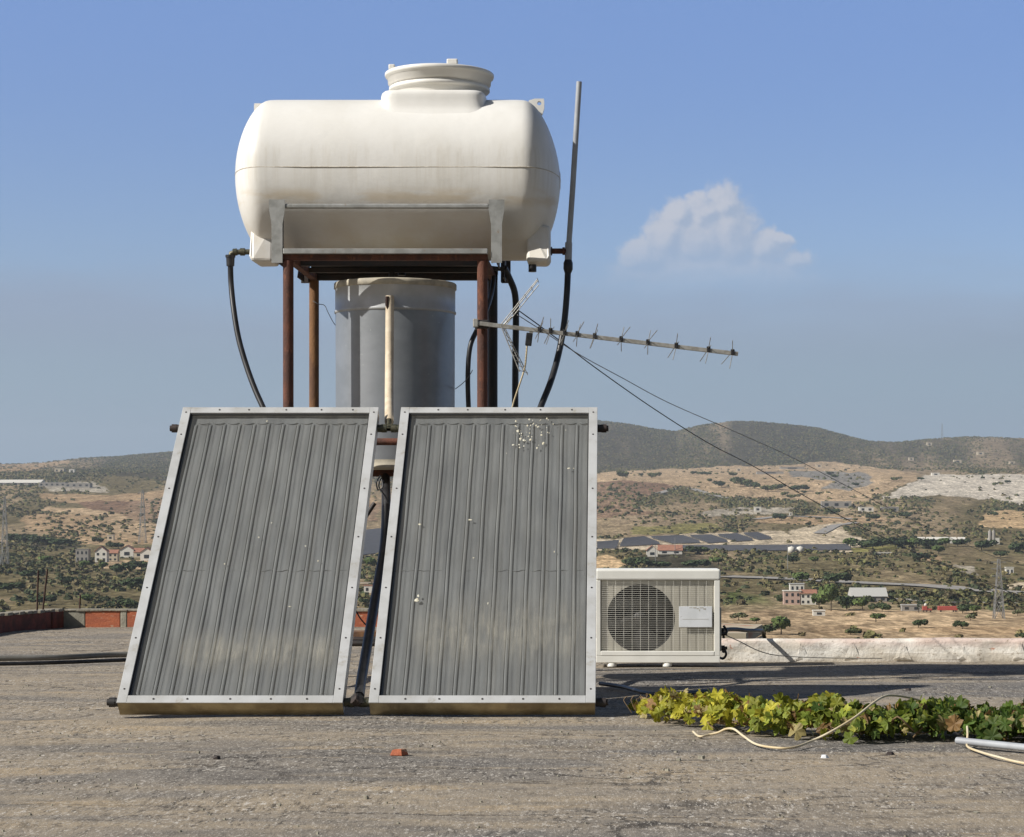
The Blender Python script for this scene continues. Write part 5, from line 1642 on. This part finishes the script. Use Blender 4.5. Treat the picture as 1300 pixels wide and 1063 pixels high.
# lifting ears
for px, s_ in ((323, -1), (691, 1)):
    x0 = (px - CX) * k12
    zt_ = zpx(132 if s_ < 0 else 126, 12)
    m = MB()
    pr = [(x0, zt_), (x0 - s_ * .085, zt_), (x0 - s_ * .10, zt_ - .12), (x0 - s_ * .0, zt_ - .085)]
    hole_c = (x0 - s_ * .028, zt_ - .026); nh = 12
    hp = [(hole_c[0] + .012 * math.cos(2 * PI * i / nh + PI / 4), hole_c[1] + .012 * math.sin(2 * PI * i / nh + PI / 4)) for i in range(nh)]
    # plate with a round hole: fan of quads between outline (resampled) and hole
    def outl(i):
        a = 2 * PI * i / nh + PI / 4; d = (math.cos(a), math.sin(a)); best = 9
        for j in range(4):
            p, q_ = pr[j], pr[(j + 1) % 4]
            ex, ey = q_[0] - p[0], q_[1] - p[1]
            den = d[0] * ey - d[1] * ex
            if abs(den) < 1e-9: continue
            tt = ((p[0] - hole_c[0]) * ey - (p[1] - hole_c[1]) * ex) / den
            uu = ((p[0] - hole_c[0]) * d[1] - (p[1] - hole_c[1]) * d[0]) / den
            if tt > 0 and -1e-6 <= uu <= 1 + 1e-6: best = min(best, tt)
        return (hole_c[0] + d[0] * best, hole_c[1] + d[1] * best)
    ol = [outl(i) for i in range(nh)]
    yA, yB = 11.985, 12.015
    vs = [(a, yA, b) for a, b in hp] + [(a, yA, b) for a, b in ol] + [(a, yB, b) for a, b in hp] + [(a, yB, b) for a, b in ol]
    fs = []
    for i in range(nh):
        j = (i + 1) % nh
        fs += [(i, j, nh + j, nh + i), (2 * nh + j, 2 * nh + i, 3 * nh + i, 3 * nh + j), (i, 2 * nh + i, 2 * nh + j, j), (nh + j, 3 * nh + j, 3 * nh + i, nh + i)]
    m.add(vs, fs); m.build('lifting_ear', tankm, tank)
# moulded feet
for s_, pa, pb in ((-1, 316, 346), (1, 668, 698)):
    yy0 = 11.66
    xa, xb = (pa - CX) * yy0 / FP, (pb - CX) * yy0 / FP
    xo, xi = (xa, xb) if s_ < 0 else (xb, xa)
    zt_, zb_ = zpx(288, yy0), ZT - .003
    m = MB()
    for (y0, y1) in ((yy0, 11.9),):
        vs = [(xo, y0, zb_ + .03), (xo - s_ * .012, y0, zb_), (xi, y0 + .02, zb_), (xi, y0 + .06, zt_ + .02), (xo, y0 + .06, zt_ + .015)]
        vs2 = [(a, 2 * 11.80 - b, c) for a, b, c in vs]
        nn = len(vs)
        fcs = [tuple(range(nn)), tuple(range(nn, 2 * nn))[::-1]] + [((i + 1) % nn, i, nn + i, nn + (i + 1) % nn) for i in range(nn)]
        if s_ > 0: fcs = [f[::-1] for f in fcs]
        m.add(vs + vs2, fcs)
    m.build('moulded_foot', tankm, tank, .018, 3)
MB().cyl(((676 - CX) * 11.75 / FP, 11.75, ZT - .05), ((676 - CX) * 11.75 / FP, 11.75, ZT - .01), .022, 10).build('drain_plug', rubber, tank)

# fittings and hoses
fl = thing('pipe_elbow', P(316, 320, 11.9), 'weathered pipe elbow leaving the left end of the white tank', 'pipe fitting')
MB().tube([P(318, 320, 11.9), P(306, 320, 11.9), P(298, 320.5, 11.9), P(293.5, 322, 11.9), P(292.5, 328, 11.9)], .015, 12).build('elbow', brass, fl)
MB().cyl(P(311, 320, 11.9), P(305, 320, 11.9), .021, 8).build('nut', brass, fl)
MB().cyl(P(301, 320, 11.9), P(296, 320.5, 11.9), .020, 10).build('nut', brass, fl)
MB().cyl(P(292.5, 326, 11.9), P(292.5, 338, 11.9), .024, 12, .022).build('hose_connector', rubber, fl)
MB().cyl(P(292.5, 324, 11.9), P(292.5, 327, 11.9), .028, 12).build('hose_collar', rubber, fl)
fr_ = thing('pipe_tee', P(697, 319, 11.9), 'rusty pipe tee leaving the right end of the white tank', 'pipe fitting')
MB().cyl(P(694, 319, 11.9), P(722, 319, 11.9), .0155, 12).build('nipple', rust, fr_)
MB().cyl(P(697, 319, 11.9), P(701, 319, 11.9), .024, 10).build('nut', darksteel, fr_)
MB().cyl(P(714, 319, 11.9), P(717, 319, 11.9), .022, 10).build('nut', rust, fr_)
MB().cyl(P(722, 308, 11.9), P(721.5, 330, 11.9), .020, 14).build('tee_body', grey_pipe, fr_)
MB().tube([P(721.5, 330, 11.9), P(721.3, 334, 11.9), P(721.2, 342, 11.9), P(721, 347, 11.9)], .022, 12, True, [.019, .026, .026, .018]).build('hose_connector', rubber, fr_)
o = MB().tube([P(722.3, 309, 11.9), P(727, 240, 11.9), P(735.3, 104, 11.9)], .0155, 14).build('vent_pipe', grey_pipe)
tag(o, 'thin grey vent pipe standing up beside the right end of the tank', 'pipe')
def hose(pts, r, lab, name='water_hose'):
    o = MB().tube(spline([P(*p) for p in pts], 8), r, 12).build(name, rubber)
    return tag(o, lab, 'hose')
hose([(292.5, 336, 11.9), (293.5, 362, 11.9), (297, 395, 11.85), (303, 430, 11.8), (313, 465, 11.75), (324, 495, 11.7), (336, 522, 11.65), (350, 555, 11.6)], .0155, 'black hose hanging from the left end of the white tank')
hose([(721, 345, 11.9), (719.5, 375, 11.88), (716, 412, 11.85), (709, 450, 11.8), (699, 485, 11.7), (686, 518, 11.6), (676, 550, 11.5)], .0175, 'black hose hanging from the right end of the white tank')
hose([(640, 340, 12.3), (646, 352, 12.35), (653.5, 372, 12.4), (655, 400, 12.42), (654.5, 450, 12.42), (654, 520, 12.42), (654, 600, 12.42)], .019, 'thick black hose dropping behind the antenna mast from the tank bottom')
hose([(627, 352, 12.2), (624, 372, 12.1), (618, 392, 11.9), (606, 418, 11.75), (597, 440, 11.7), (594, 475, 11.7), (595, 520, 11.7), (598, 560, 11.7)], .0135, 'black hose curving down left of the front right leg')
o = MB().tube(spline([P(395, 341, 12.2), P(450, 340, 12.2), P(520, 340, 12.2), P(600, 339, 12.2), P(640, 342, 12.25)], 4), .0125, 10).build('water_hose', rubber)
tag(o, 'straight black pipe running across just under the white tank', 'hose')
MBt = MB(); MBt.cyl(P(510, 334, 12.2), P(510, 350, 12.2), .022, 10); o = MBt.build('outlet_valve', rubber); tag(o, 'short black outlet valve under the middle of the white tank', 'valve')

# ------------------------------------------------------------------ antenna
AY0 = 11.40
ant = thing('tv_antenna', P(612, 412, AY0), 'long thin aluminium yagi antenna clamped to the front right leg', 'antenna')
def AP(px, f):  # along the boom
    py = 409.5 + (px - 600) * (449 - 409.5) / 337.0
    return P(px, py, AY0 + .02 * f)
b0, b1 = P(601, 410, AY0), P(937, 449.5, AY0)
MB().beam(b0, b1, .019, .022).build('boom', antenna_alu, ant, .002)
MB().box(P(612, 412, AY0 + .035), (.075, .05, .045)).build('clamp', darksteel, ant, .004)
MB().box(P(604, 410.5, AY0 + .005), (.028, .04, .045)).build('clamp', antenna_alu, ant, .004)
for i, px in enumerate((685, 699, 717, 733, 755, 788.5, 822.5, 858.5, 899.5, 930)):
    c = AP(px, 0)
    m = MB(); m.box(c + Vector((0, 0, .004)), (.020, .030, .030)); ec = m.build('element_clip', rubber, ant, .003)
    L = .17 - .004 * i
    m = MB()
    tl = rnd.uniform(-.03, .03)
    # a rod pair crossing the boom, nearly towards the viewer
    m.tube([c + Vector((.022 + tl, -L, .055)), c + Vector((0, 0, .008)), c + Vector((-.022 + tl, L, -.050))], .0022, 5)
    m.tube([c + Vector((-.020, -L * .6, -.058 + tl)), c + Vector((0, 0, -.002)), c + Vector((.016, L * .6, .050 + tl))], .0022, 5)
    m.build('director', antenna_alu, ec)
    
# corner reflector: upper and lower grids of rods hinged on the boom
h0 = AP(638, 0)
for nm, tip, wd, nr_ in (('upper_reflector', (683, 356), .0, 6), ('lower_reflector', (665, 472), .016, 9)):
    m = MB()
    e = P(tip[0], tip[1], AY0)
    for dx, dy in ((-1, -.13), (0, .0), (1, .13)):
        m.tube([h0 + Vector((dx * wd * .4, dy * .9, 0)), e + Vector((dx * wd, dy, abs(dx) * -.01))], .0028, 6)
    for f in np.linspace(.12, 1.0, nr_):
        c = h0.lerp(e, float(f)); m.tube([c + Vector((-wd * f, -.13, -.002)), c + Vector((wd * f, .13, .002))], .0018, 5)
    m.build(nm, antenna_alu, ant)
MB().tube([h0, P(650, 402, AY0)], .004, 5).build('reflector_hinge', antenna_alu, ant)
MB().box(P(671.5, 431, AY0 - .01), (.034, .03, .068), Matrix.Rotation(.12, 3, 'Y')).build('dipole_box', rubber, ant, .004)
MB().beam(P(676, 418, AY0), P(673, 426, AY0), .012, .02).build('dipole_bracket', antenna_alu, ant)
o = MB().tube(spline([P(669, 439, AY0), P(668, 452, AY0), P(666, 468, AY0 + .02), P(659, 490, AY0 + .05), P(651, 515, AY0 + .1), P(645, 545, AY0 + .1)], 6), .0045, 6).build('antenna_cable', cord_m)
tag(o, 'thin cream coaxial cable hanging from the antenna box', 'cable')

# overhead wires running away to the right
def wire(pts, r, mt, lab):
    o = MB().tube(spline([P(*p) for p in pts], 8), r, 6).build('overhead_wire', mt); return tag(o, lab, 'wire')
wire([(655, 392, 11.7), (680, 410, 11.9), (715, 436, 12.1), (760, 470, 12.6), (830, 519, 13.3), (900, 563, 14.2), (960, 594, 15.2), (1020, 629, 16.3), (1100, 672, 17.8), (1200, 718, 20), (1330, 768, 23), (1600, 850, 28)],
     .0032, rubber, 'lower black overhead wire sagging away to the right')
wire([(657, 400, 11.7), (690, 421, 11.9), (735, 450, 12.2), (790, 480, 12.8), (850, 512, 13.5), (935, 549, 14.6), (1010, 583, 15.8), (1080, 620, 17), (1160, 661, 18.5), (1230, 693, 20), (1310, 722, 22), (1600, 810, 28)],
     .0024, mat('grey_wire', (.26, .25, .24), .6), 'upper pale grey overhead wire sagging away to the right')

# ------------------------------------------------------------------ air conditioner
AYF = fpY(845); ZA = RZ(AYF + .1); ka = AYF / FP
def ax(px): return (px - CX) * ka
def az(py): return ZC + (CY - py) * ka
X0, X1 = ax(757), ax(914); Z1_, Z0_ = az(723), az(841.5)
ac = thing('air_conditioner', ((X0 + X1) / 2, AYF + .14, ZA), 'cream outdoor air conditioner unit standing on the roof behind the right collector', 'air conditioner')
GX0, GX1, GZ0, GZ1 = ax(762.5), ax(907), az(833), az(736)
D_ = .29
m = MB()
m.box2((X0, AYF + .03, Z0_), (X0 + .01, AYF + D_, Z1_ - .071)); m.box2((X1 - .01, AYF + .03, Z0_), (X1, AYF + D_, Z1_ - .071))
m.box2((X0 + .0105, AYF + .03, Z0_), (X1 - .0105, AYF + D_, Z0_ + .01)); m.box2((X0 + .0105, AYF + D_ - .012, Z0_ + .0105), (X1 - .0105, AYF + D_ - .001, Z1_ - .071)); m.build('casing', ac_white, ac, .002, 2)
m = MB(); m.box2((X0 - .004, AYF - .004, Z1_ - .07), (X1 + .004, AYF + D_ + .004, Z1_)); m.build('top_cover', ac_white, ac, .012, 3)
m = MB()
m.box2((X0, AYF, GZ0 + .0), (GX0, AYF + .0295, Z1_ - .071)); m.box2((GX1, AYF, GZ0), (X1, AYF + .0295, Z1_ - .071))
m.box2((X0, AYF, Z0_), (X1, AYF + .0295, GZ0 - .0005)); m.box2((GX0 + .0004, AYF + .002, GZ1), (GX1 - .0004, AYF + .0295, Z1_ - .071))
m.build('front_frame', ac_white, ac, .004)
# lower sill of the grille recess, bevelled
m = MB(); m.beam((GX0, AYF + .004, GZ0 + .016), (GX1, AYF + .004, GZ0 + .016), .012, .030); m.build('grille_sill', ac_white, ac, .004)
# front panel with the round fan opening
fc = (ax(813.5), az(785.5)); fr0 = 43.5 * ka
m = MB(); nseg = 64; V = []; F = []
yb_ = AYF + .022
for i in range(nseg):
    a = 2 * PI * i / nseg; d = (math.cos(a), math.sin(a))
    V.append((fc[0] + fr0 * d[0], yb_, fc[1] + fr0 * d[1]))
for i in range(nseg):
    a = 2 * PI * i / nseg; d = (math.cos(a), math.sin(a)); ts = []
    if d[0] > 1e-6: ts.append((GX1 - fc[0]) / d[0])
    if d[0] < -1e-6: ts.append((GX0 - fc[0]) / d[0])
    if d[1] > 1e-6: ts.append((GZ1 - fc[1]) / d[1])
    if d[1] < -1e-6: ts.append((GZ0 - fc[1]) / d[1])
    t_ = min(ts); V.append((fc[0] + t_ * d[0], yb_, fc[1] + t_ * d[1]))
for i in range(nseg):
    j = (i + 1) % nseg; V_ = None
    F.append((i, j, nseg + j, nseg + i))
for (cxx, czz) in ((GX0, GZ0), (GX1, GZ0), (GX1, GZ1), (GX0, GZ1)):
    a = math.atan2(czz - fc[1], cxx - fc[0]) % (2 * PI); i = int(a / (2 * PI) * nseg); j = (i + 1) % nseg
    V.append((cxx, yb_, czz)); F.append((nseg + i, nseg + j, len(V) - 1))
m.add(V, F); m.build('fan_panel', ac_beige, ac)
MB().lathe((fc[0], yb_, fc[1]), [(fr0, 0), (fr0 - .006, .02), (fr0 - .006, .12)], 64, False, 'Y').build('fan_ring', ac_dark, ac)
m = MB(); m.lathe((fc[0], yb_ + .12, fc[1]), [(fr0 + .0, 0), (.001, .0001)], 64, False, 'Y'); m.build('fan_shroud', ac_dark, ac)
fan = MB(); fan.lathe((fc[0], yb_ + .045, fc[1]), [(.001, -.004), (.04, -.003), (.045, .005)], 24, True, 'Y'); fh = fan.build('fan_hub', ac_fan, ac)
for k in range(3):
    a0 = k * 2 * PI / 3 + .5; m = MB(); V = []
    for i in range(9):
        r_ = .042 + (fr0 - .054) * i / 8
        for j in range(7):
            a = a0 + (j / 6 - .5) * (1.25 - .15 * i / 8) + .35 * i / 8
            V.append((fc[0] + r_ * math.cos(a), yb_ + .06 - .05 * (j / 6 - .5), fc[1] + r_ * math.sin(a)))
    m.add(V, [(i * 7 + j, i * 7 + j + 1, (i + 1) * 7 + j + 1, (i + 1) * 7 + j) for i in range(8) for j in range(6)], True)
    m.build('fan_blade', ac_fan, fh)
# wire grille
m = MB()
nh_ = 38
for i in range(nh_):
    z = GZ0 + .034 + (GZ1 - GZ0 - .038) * i / (nh_ - 1)
    m.tube([(GX0 - .001, AYF + .012, z), (GX0 + .012, AYF + .002, z), (GX1 - .018, AYF + .002, z), (GX1 + .0, AYF + .012, z)], .0009, 6, False)
m.build('grille_bars', ac_wire, ac)
m = MB()
for i in range(13):
    x = ax(771) + (ax(897) - ax(771)) * i / 12
    m.tube([(x, AYF + .006, GZ0 + .002), (x, AYF + .0045, GZ0 + .03), (x, AYF + .0045, GZ1)], .0011, 6, False)
m.build('grille_stays', ac_wire, ac)
lp_ = MB().box2((ax(862), AYF - .0035, az(796.5)), (ax(904), AYF - .0005, az(770))).build('label_plate', label_white, ac, .002)
m = MB()
for (a, b, c, d) in ((875, 771.3, 879, 772.0), (880, 771.0, 884, 772.4), (884.5, 772.2, 887, 773.4), (888, 771.2, 893, 772.2), (893, 772.4, 896, 774), (866, 786.0, 900, 786.35), (887.5, 773.8, 888.6, 776)):
    m.box2((ax(a), AYF - .0043, az(d)), (ax(c), AYF - .0034, az(b)))
m.build('scratch', ac_beige, lp_)
for (a, b) in ((770, 783), (841, 853)):
    m = MB(); m.lathe(((ax(a) + ax(b)) / 2, AYF + .03, ZA), [(.032, -.005), (.032, .012), (.022, .022), (.018, Z0_ + .001 - ZA)], 16); m.build('foot', ac_white, ac)
    m = MB(); m.lathe(((ax(a) + ax(b)) / 2, AYF + D_ - .03, ZA), [(.032, -.005), (.032, .012), (.022, .022), (.018, Z0_ + .001 - ZA)], 16); m.build('foot', ac_white, ac)
# side handle recess and service valves on the right
xs = X1
MB().box((xs + .006, AYF + .12, az(800)), (.012, .14, .28)).build('valve_plate', ac_beige, ac, .004)
for (py, r_) in ((806, .013), (824, .017)):
    m = MB(); z = az(py); m.cyl((xs + .012, AYF + .09, z), (xs + .035, AYF + .09, z), r_, 8); m.cyl((xs + .035, AYF + .09, z), (xs + .052, AYF + .09, z), r_ * .6, 8)
    m.cyl((xs + .028, AYF + .09, z - .02), (xs + .028, AYF + .07, z - .02), r_ * .7, 8)
    m.build('service_valve', darksteel, ac)
for pts_, r_ in (([(xs + .03, AYF + .09, az(824)), (xs + .045, AYF + .10, az(832)), (xs + .03, AYF + .14, az(838)), (xs + .01, AYF + .2, az(838))], .008),
                 ([(xs + .03, AYF + .09, az(806)), (xs + .05, AYF + .10, az(803)), (xs + .03, AYF + .12, az(796))], .008)):
    MB().tube(spline(pts_, 6), r_, 8).build('valve_pipe', rubber, ac)
o = MB().tube(spline([P(917, 800, 13.9), P(932, 799, 14.05), P(948, 800.5, 14.2), P(963, 801, 14.4), P(968, 802, 14.75), P(972, 815, 14.9)], 6), .014, 10).build('refrigerant_pipe', rubber)
tag(o, 'black insulated refrigerant pipe running from the air conditioner over the white parapet', 'pipe')
o = MB().tube(spline([P(920, 806, 13.9), P(940, 815, 14.1), P(962, 826, 14.3), P(985, 832, 14.37), P(1020, 834.5, 14.38), P(1060, 835.5, 14.38), P(1120, 836, 14.38)], 6), .0032, 6).build('thin_cable', darkgrey_pipe)
tag(o, 'thin grey cable drooping from the air conditioner along the white parapet', 'cable')
# corner of a neighbouring tiled roof below the parapet
t = thing('tiled_roof', P(930, 795, 24) - Vector((0, 0, .3)), 'corner of a neighbouring roof of weathered tiles just behind the air conditioner', 'roof')
a, b, c, d = P(700, 784, 27), P(968, 793, 27), P(947, 804, 24), P(700, 804, 24)
m = MB(); e = Vector((0, 0, -.12)); m.add([a, b, c, d, a + e, b + e, c + e, d + e], [(3, 2, 1, 0), (4, 5, 6, 7), (0, 1, 5, 4), (1, 2, 6, 5), (2, 3, 7, 6), (3, 0, 4, 7)])
tile_m = mat('weathered_tiles', (0.42, 0.36, 0.26), .9, 0, (.40, .17, .09), 1.1, lo=.5, hi=.62, bump=.5, bscale=14, col3=(.14, .12, .09), scale3=9, lo3=.60, hi3=.66)
m.build('tile_slab', tile_m, t)
m = MB(); e2 = Vector((0, 0, -.13)); m.add([c + e2 + Vector((0, .1, 0)), d + e2 + Vector((0, .1, 0)), d + Vector((0, .1, -11)), c + Vector((0, .1, -11)), b + e2, b + Vector((0, 0, -11))], [(0, 1, 2, 3), (4, 0, 3, 5)])
m.build('wall', wall_c, t)

# ------------------------------------------------------------------ grapevine
vine = thing('grapevine', (1.1, 8.5, RZ(8.5)), 'cut grapevine branch with yellow and green leaves lying on the roof', 'vine')
r4 = random.Random(3)
def leaf(c, nrm, size, spin, curl):
    nrm = nrm.normalized(); a = nrm.cross(Vector((.3, .8, .2))).normalized(); b = nrm.cross(a)
    out_ = []
    NP = 22
    pts = []
    for k in range(NP):
        th = 2 * PI * k / NP
        # five-lobed outline with a notch at the stalk
        r = .74 + .13 * math.cos(5 * th + .0) * (1 if math.cos(th) > -.85 else .2)
        r += .05 * (1 if k % 2 else -1)
        if abs(th - PI) < .18: r = .16
        pts.append((r * math.cos(th), r * math.sin(th)))
    cs, sn = math.cos(spin), math.sin(spin)
    vs = [c]
    for (p, q_) in pts:
        pp, qq = p * cs - q_ * sn, p * sn + q_ * cs
        h = curl * (q_ * q_ * 1.0 + .3 * p * p) - .18 * abs(q_) + .05 * math.sin(7 * math.atan2(q_, p))
        vs.append(c + (a * pp + b * qq + nrm * h) * size)
    fs = [(0, 1 + k, 1 + (k + 1) % NP) for k in range(NP)]
    return vs, fs
LV = []; LF = []; LC = []
def topline(px):
    return np.interp(px, [800, 812, 830, 850, 880, 905, 930, 960, 1000, 1040, 1058, 1080, 1110, 1140, 1175, 1210, 1240, 1270, 1300, 1400, 1500],
                     [898, 895, 884, 878, 883, 880, 888, 892, 892, 886, 888, 900, 905, 900, 892, 892, 902, 902, 895, 896, 905])
def botline(px):
    return np.interp(px, [800, 812, 830, 850, 880, 905, 930, 960, 1000, 1040, 1080, 1110, 1140, 1200, 1250, 1300, 1500],
                     [903, 910, 921, 921, 925, 934, 933, 938, 941, 942, 945, 945, 944, 942, 946, 946, 952])
N_LEAF = 2200
for i in range(N_LEAF):
    px = 802 + (1430 - 802) * r4.random() ** .93
    yf = fpY(botline(px) - 1); dep = min(.55, max(.12, (px - 795) * .012)); yb2 = yf + dep
    s_ = r4.random(); y = yf + .03 + (dep - .03) * s_
    # heap height so that the silhouette matches the top line
    ztop = ZC + (CY - topline(px)) * (yf + dep * .5) / FP - RZ(yf + dep * .5)
    hmax = max(.035, ztop) * math.sqrt(max(.05, 1 - ((s_ - .5) * 1.75) ** 2)) * (.82 + .3 * vnoise(np.array([px / 14]), np.array([y * 5]), 4)[0])
    z = hmax * (r4.random() ** .45)
    x = (px - CX) * y / FP
    outw = Vector((r4.gauss(0, .75), (s_ - .6) * 1.4 + r4.gauss(0, .6), .25 + .8 * r4.random()))
    sz = .014 + .030 * r4.random() ** 1.3 * (0.75 + .35 * min(1, (px - 800) / 200))
    vs, fs = leaf(Vector((x, y, z + .012 + RZ(y))), outw, sz, r4.uniform(0, 6.28), r4.uniform(-.7, .8))
    b = len(LV); LV += vs; LF += [tuple(j + b for j in f) for f in fs]
    g_ = min(1, max(0, (px - 870) / 330 + r4.gauss(0, .24)))
    yel = Vector((.50, .46, .045)); grn = Vector((.075, .135, .024)); mid_ = Vector((.22, .27, .035))
    c_ = yel.lerp(mid_, min(1, g_ * 2)) if g_ < .5 else mid_.lerp(grn, (g_ - .5) * 2)
    u_ = r4.random()
    if u_ < .08: c_ = Vector((.26, .15, .06))
    elif u_ < .13: c_ = Vector((.36, .30, .13))
    c_ = c_ * r4.uniform(.55, 1.15)
    edge = c_.lerp(Vector((.34, .25, .05)), r4.random() * .35)
    LC += [tuple(c_)] + [tuple(edge if k % 2 else c_) for k in range(len(vs) - 1)]
lo_ = np_mesh('leaves', np.array([tuple(v) for v in LV]) - np.array(vine.location), np.array(LF), leafm, np.array(LC), False, vine)
m = MB(); stem_m = mat('vine_stem', (.20, .13, .06), .8, 0, (.12, .08, .04), 30)
for k in range(16):
    px = 805 + k * 36 + r4.uniform(-10, 10); pts_ = []
    for j in range(6):
        q_ = px + j * r4.uniform(12, 20); y = fpY(botline(q_)) + r4.uniform(.08, .4)
        pts_.append(Vector(((q_ - CX) * y / FP, y, RZ(y) + r4.uniform(.01, .10 if j % 2 else .05))))
    m.tube(spline(pts_, 4), .0035, 6)
mainp = [Vector(((q_ - CX) * (fpY(botline(q_)) + .25) / FP, fpY(botline(q_)) + .25, RZ(8.4) + .035 + .012 * math.sin(q_ / 31))) for q_ in range(815, 1440, 25)]
m.tube(spline(mainp, 4), .009, 8)
# curling tendrils at the tip
for k in range(5):
    p0 = on_roof(802 + 6 * k, 905 - k, .02)
    m.tube(spline([p0, p0 + Vector((-.02, 0, .03 + .01 * k)), p0 + Vector((-.035 + .012 * k, .01, .055)), p0 + Vector((-.02 + .01 * k, .01, .072))], 4), .0018, 5)
m.build('stems', stem_m, vine)

o = MB().tube(spline([on_roof(880, 929, .006), on_roof(888, 935, .006), on_roof(901, 934, .008) + Vector((0, 0, .004)), P(912, 930, 8.42), P(922, 925.5, 8.40), P(932, 926, 8.32), P(943, 934, 8.25), on_roof(960, 945, .006), on_roof(985, 949.5, .006),
                              on_roof(1008, 949, .006), P(1030, 941, 8.10), P(1055, 929, 8.12), P(1085, 911, 8.2), P(1108, 893, 8.35), P(1122, 884.5, 8.5), P(1134, 883, 8.6), P(1155, 886, 8.7), P(1172, 891, 8.75), P(1182, 898, 8.7), P(1186, 912, 8.65)], 8), .0045, 10).build('loose_cord', cord_m)
tag(o, 'loose cream cord looping over and in front of the vine', 'cord')
o = MB().tube([on_roof(1216, 941, .02) + Vector((0, .02, 0)), on_roof(1300, 949, .014), on_roof(1420, 961, .014)], .0135, 14).build('plastic_pipe', grey_pipe)
tag(o, 'grey plastic pipe lying on the roof at the right end of the vine', 'pipe')
o = MB().tube(spline([P(1228, 922, 8.25), P(1228.5, 932, 8.14), P(1228, 941, 8.10), on_roof(1229, 948.5, .006), on_roof(1245, 955, .005), on_roof(1270, 962, .005), on_roof(1300, 969, .005), on_roof(1400, 985, .005)], 8), .0045, 8).build('loose_cord', cord_m)
tag(o, 'short tan cord tied over the grey pipe at the right edge', 'cord')
o = MB().tube(spline([on_roof(762, 868, .012), on_roof(790, 872, .012), on_roof(820, 880, .012), on_roof(850, 882, .012), on_roof(900, 878, .012)], 6), .011, 8).build('water_hose', rubber)
tag(o, 'black hose lying in the shade behind the tip of the vine', 'hose')
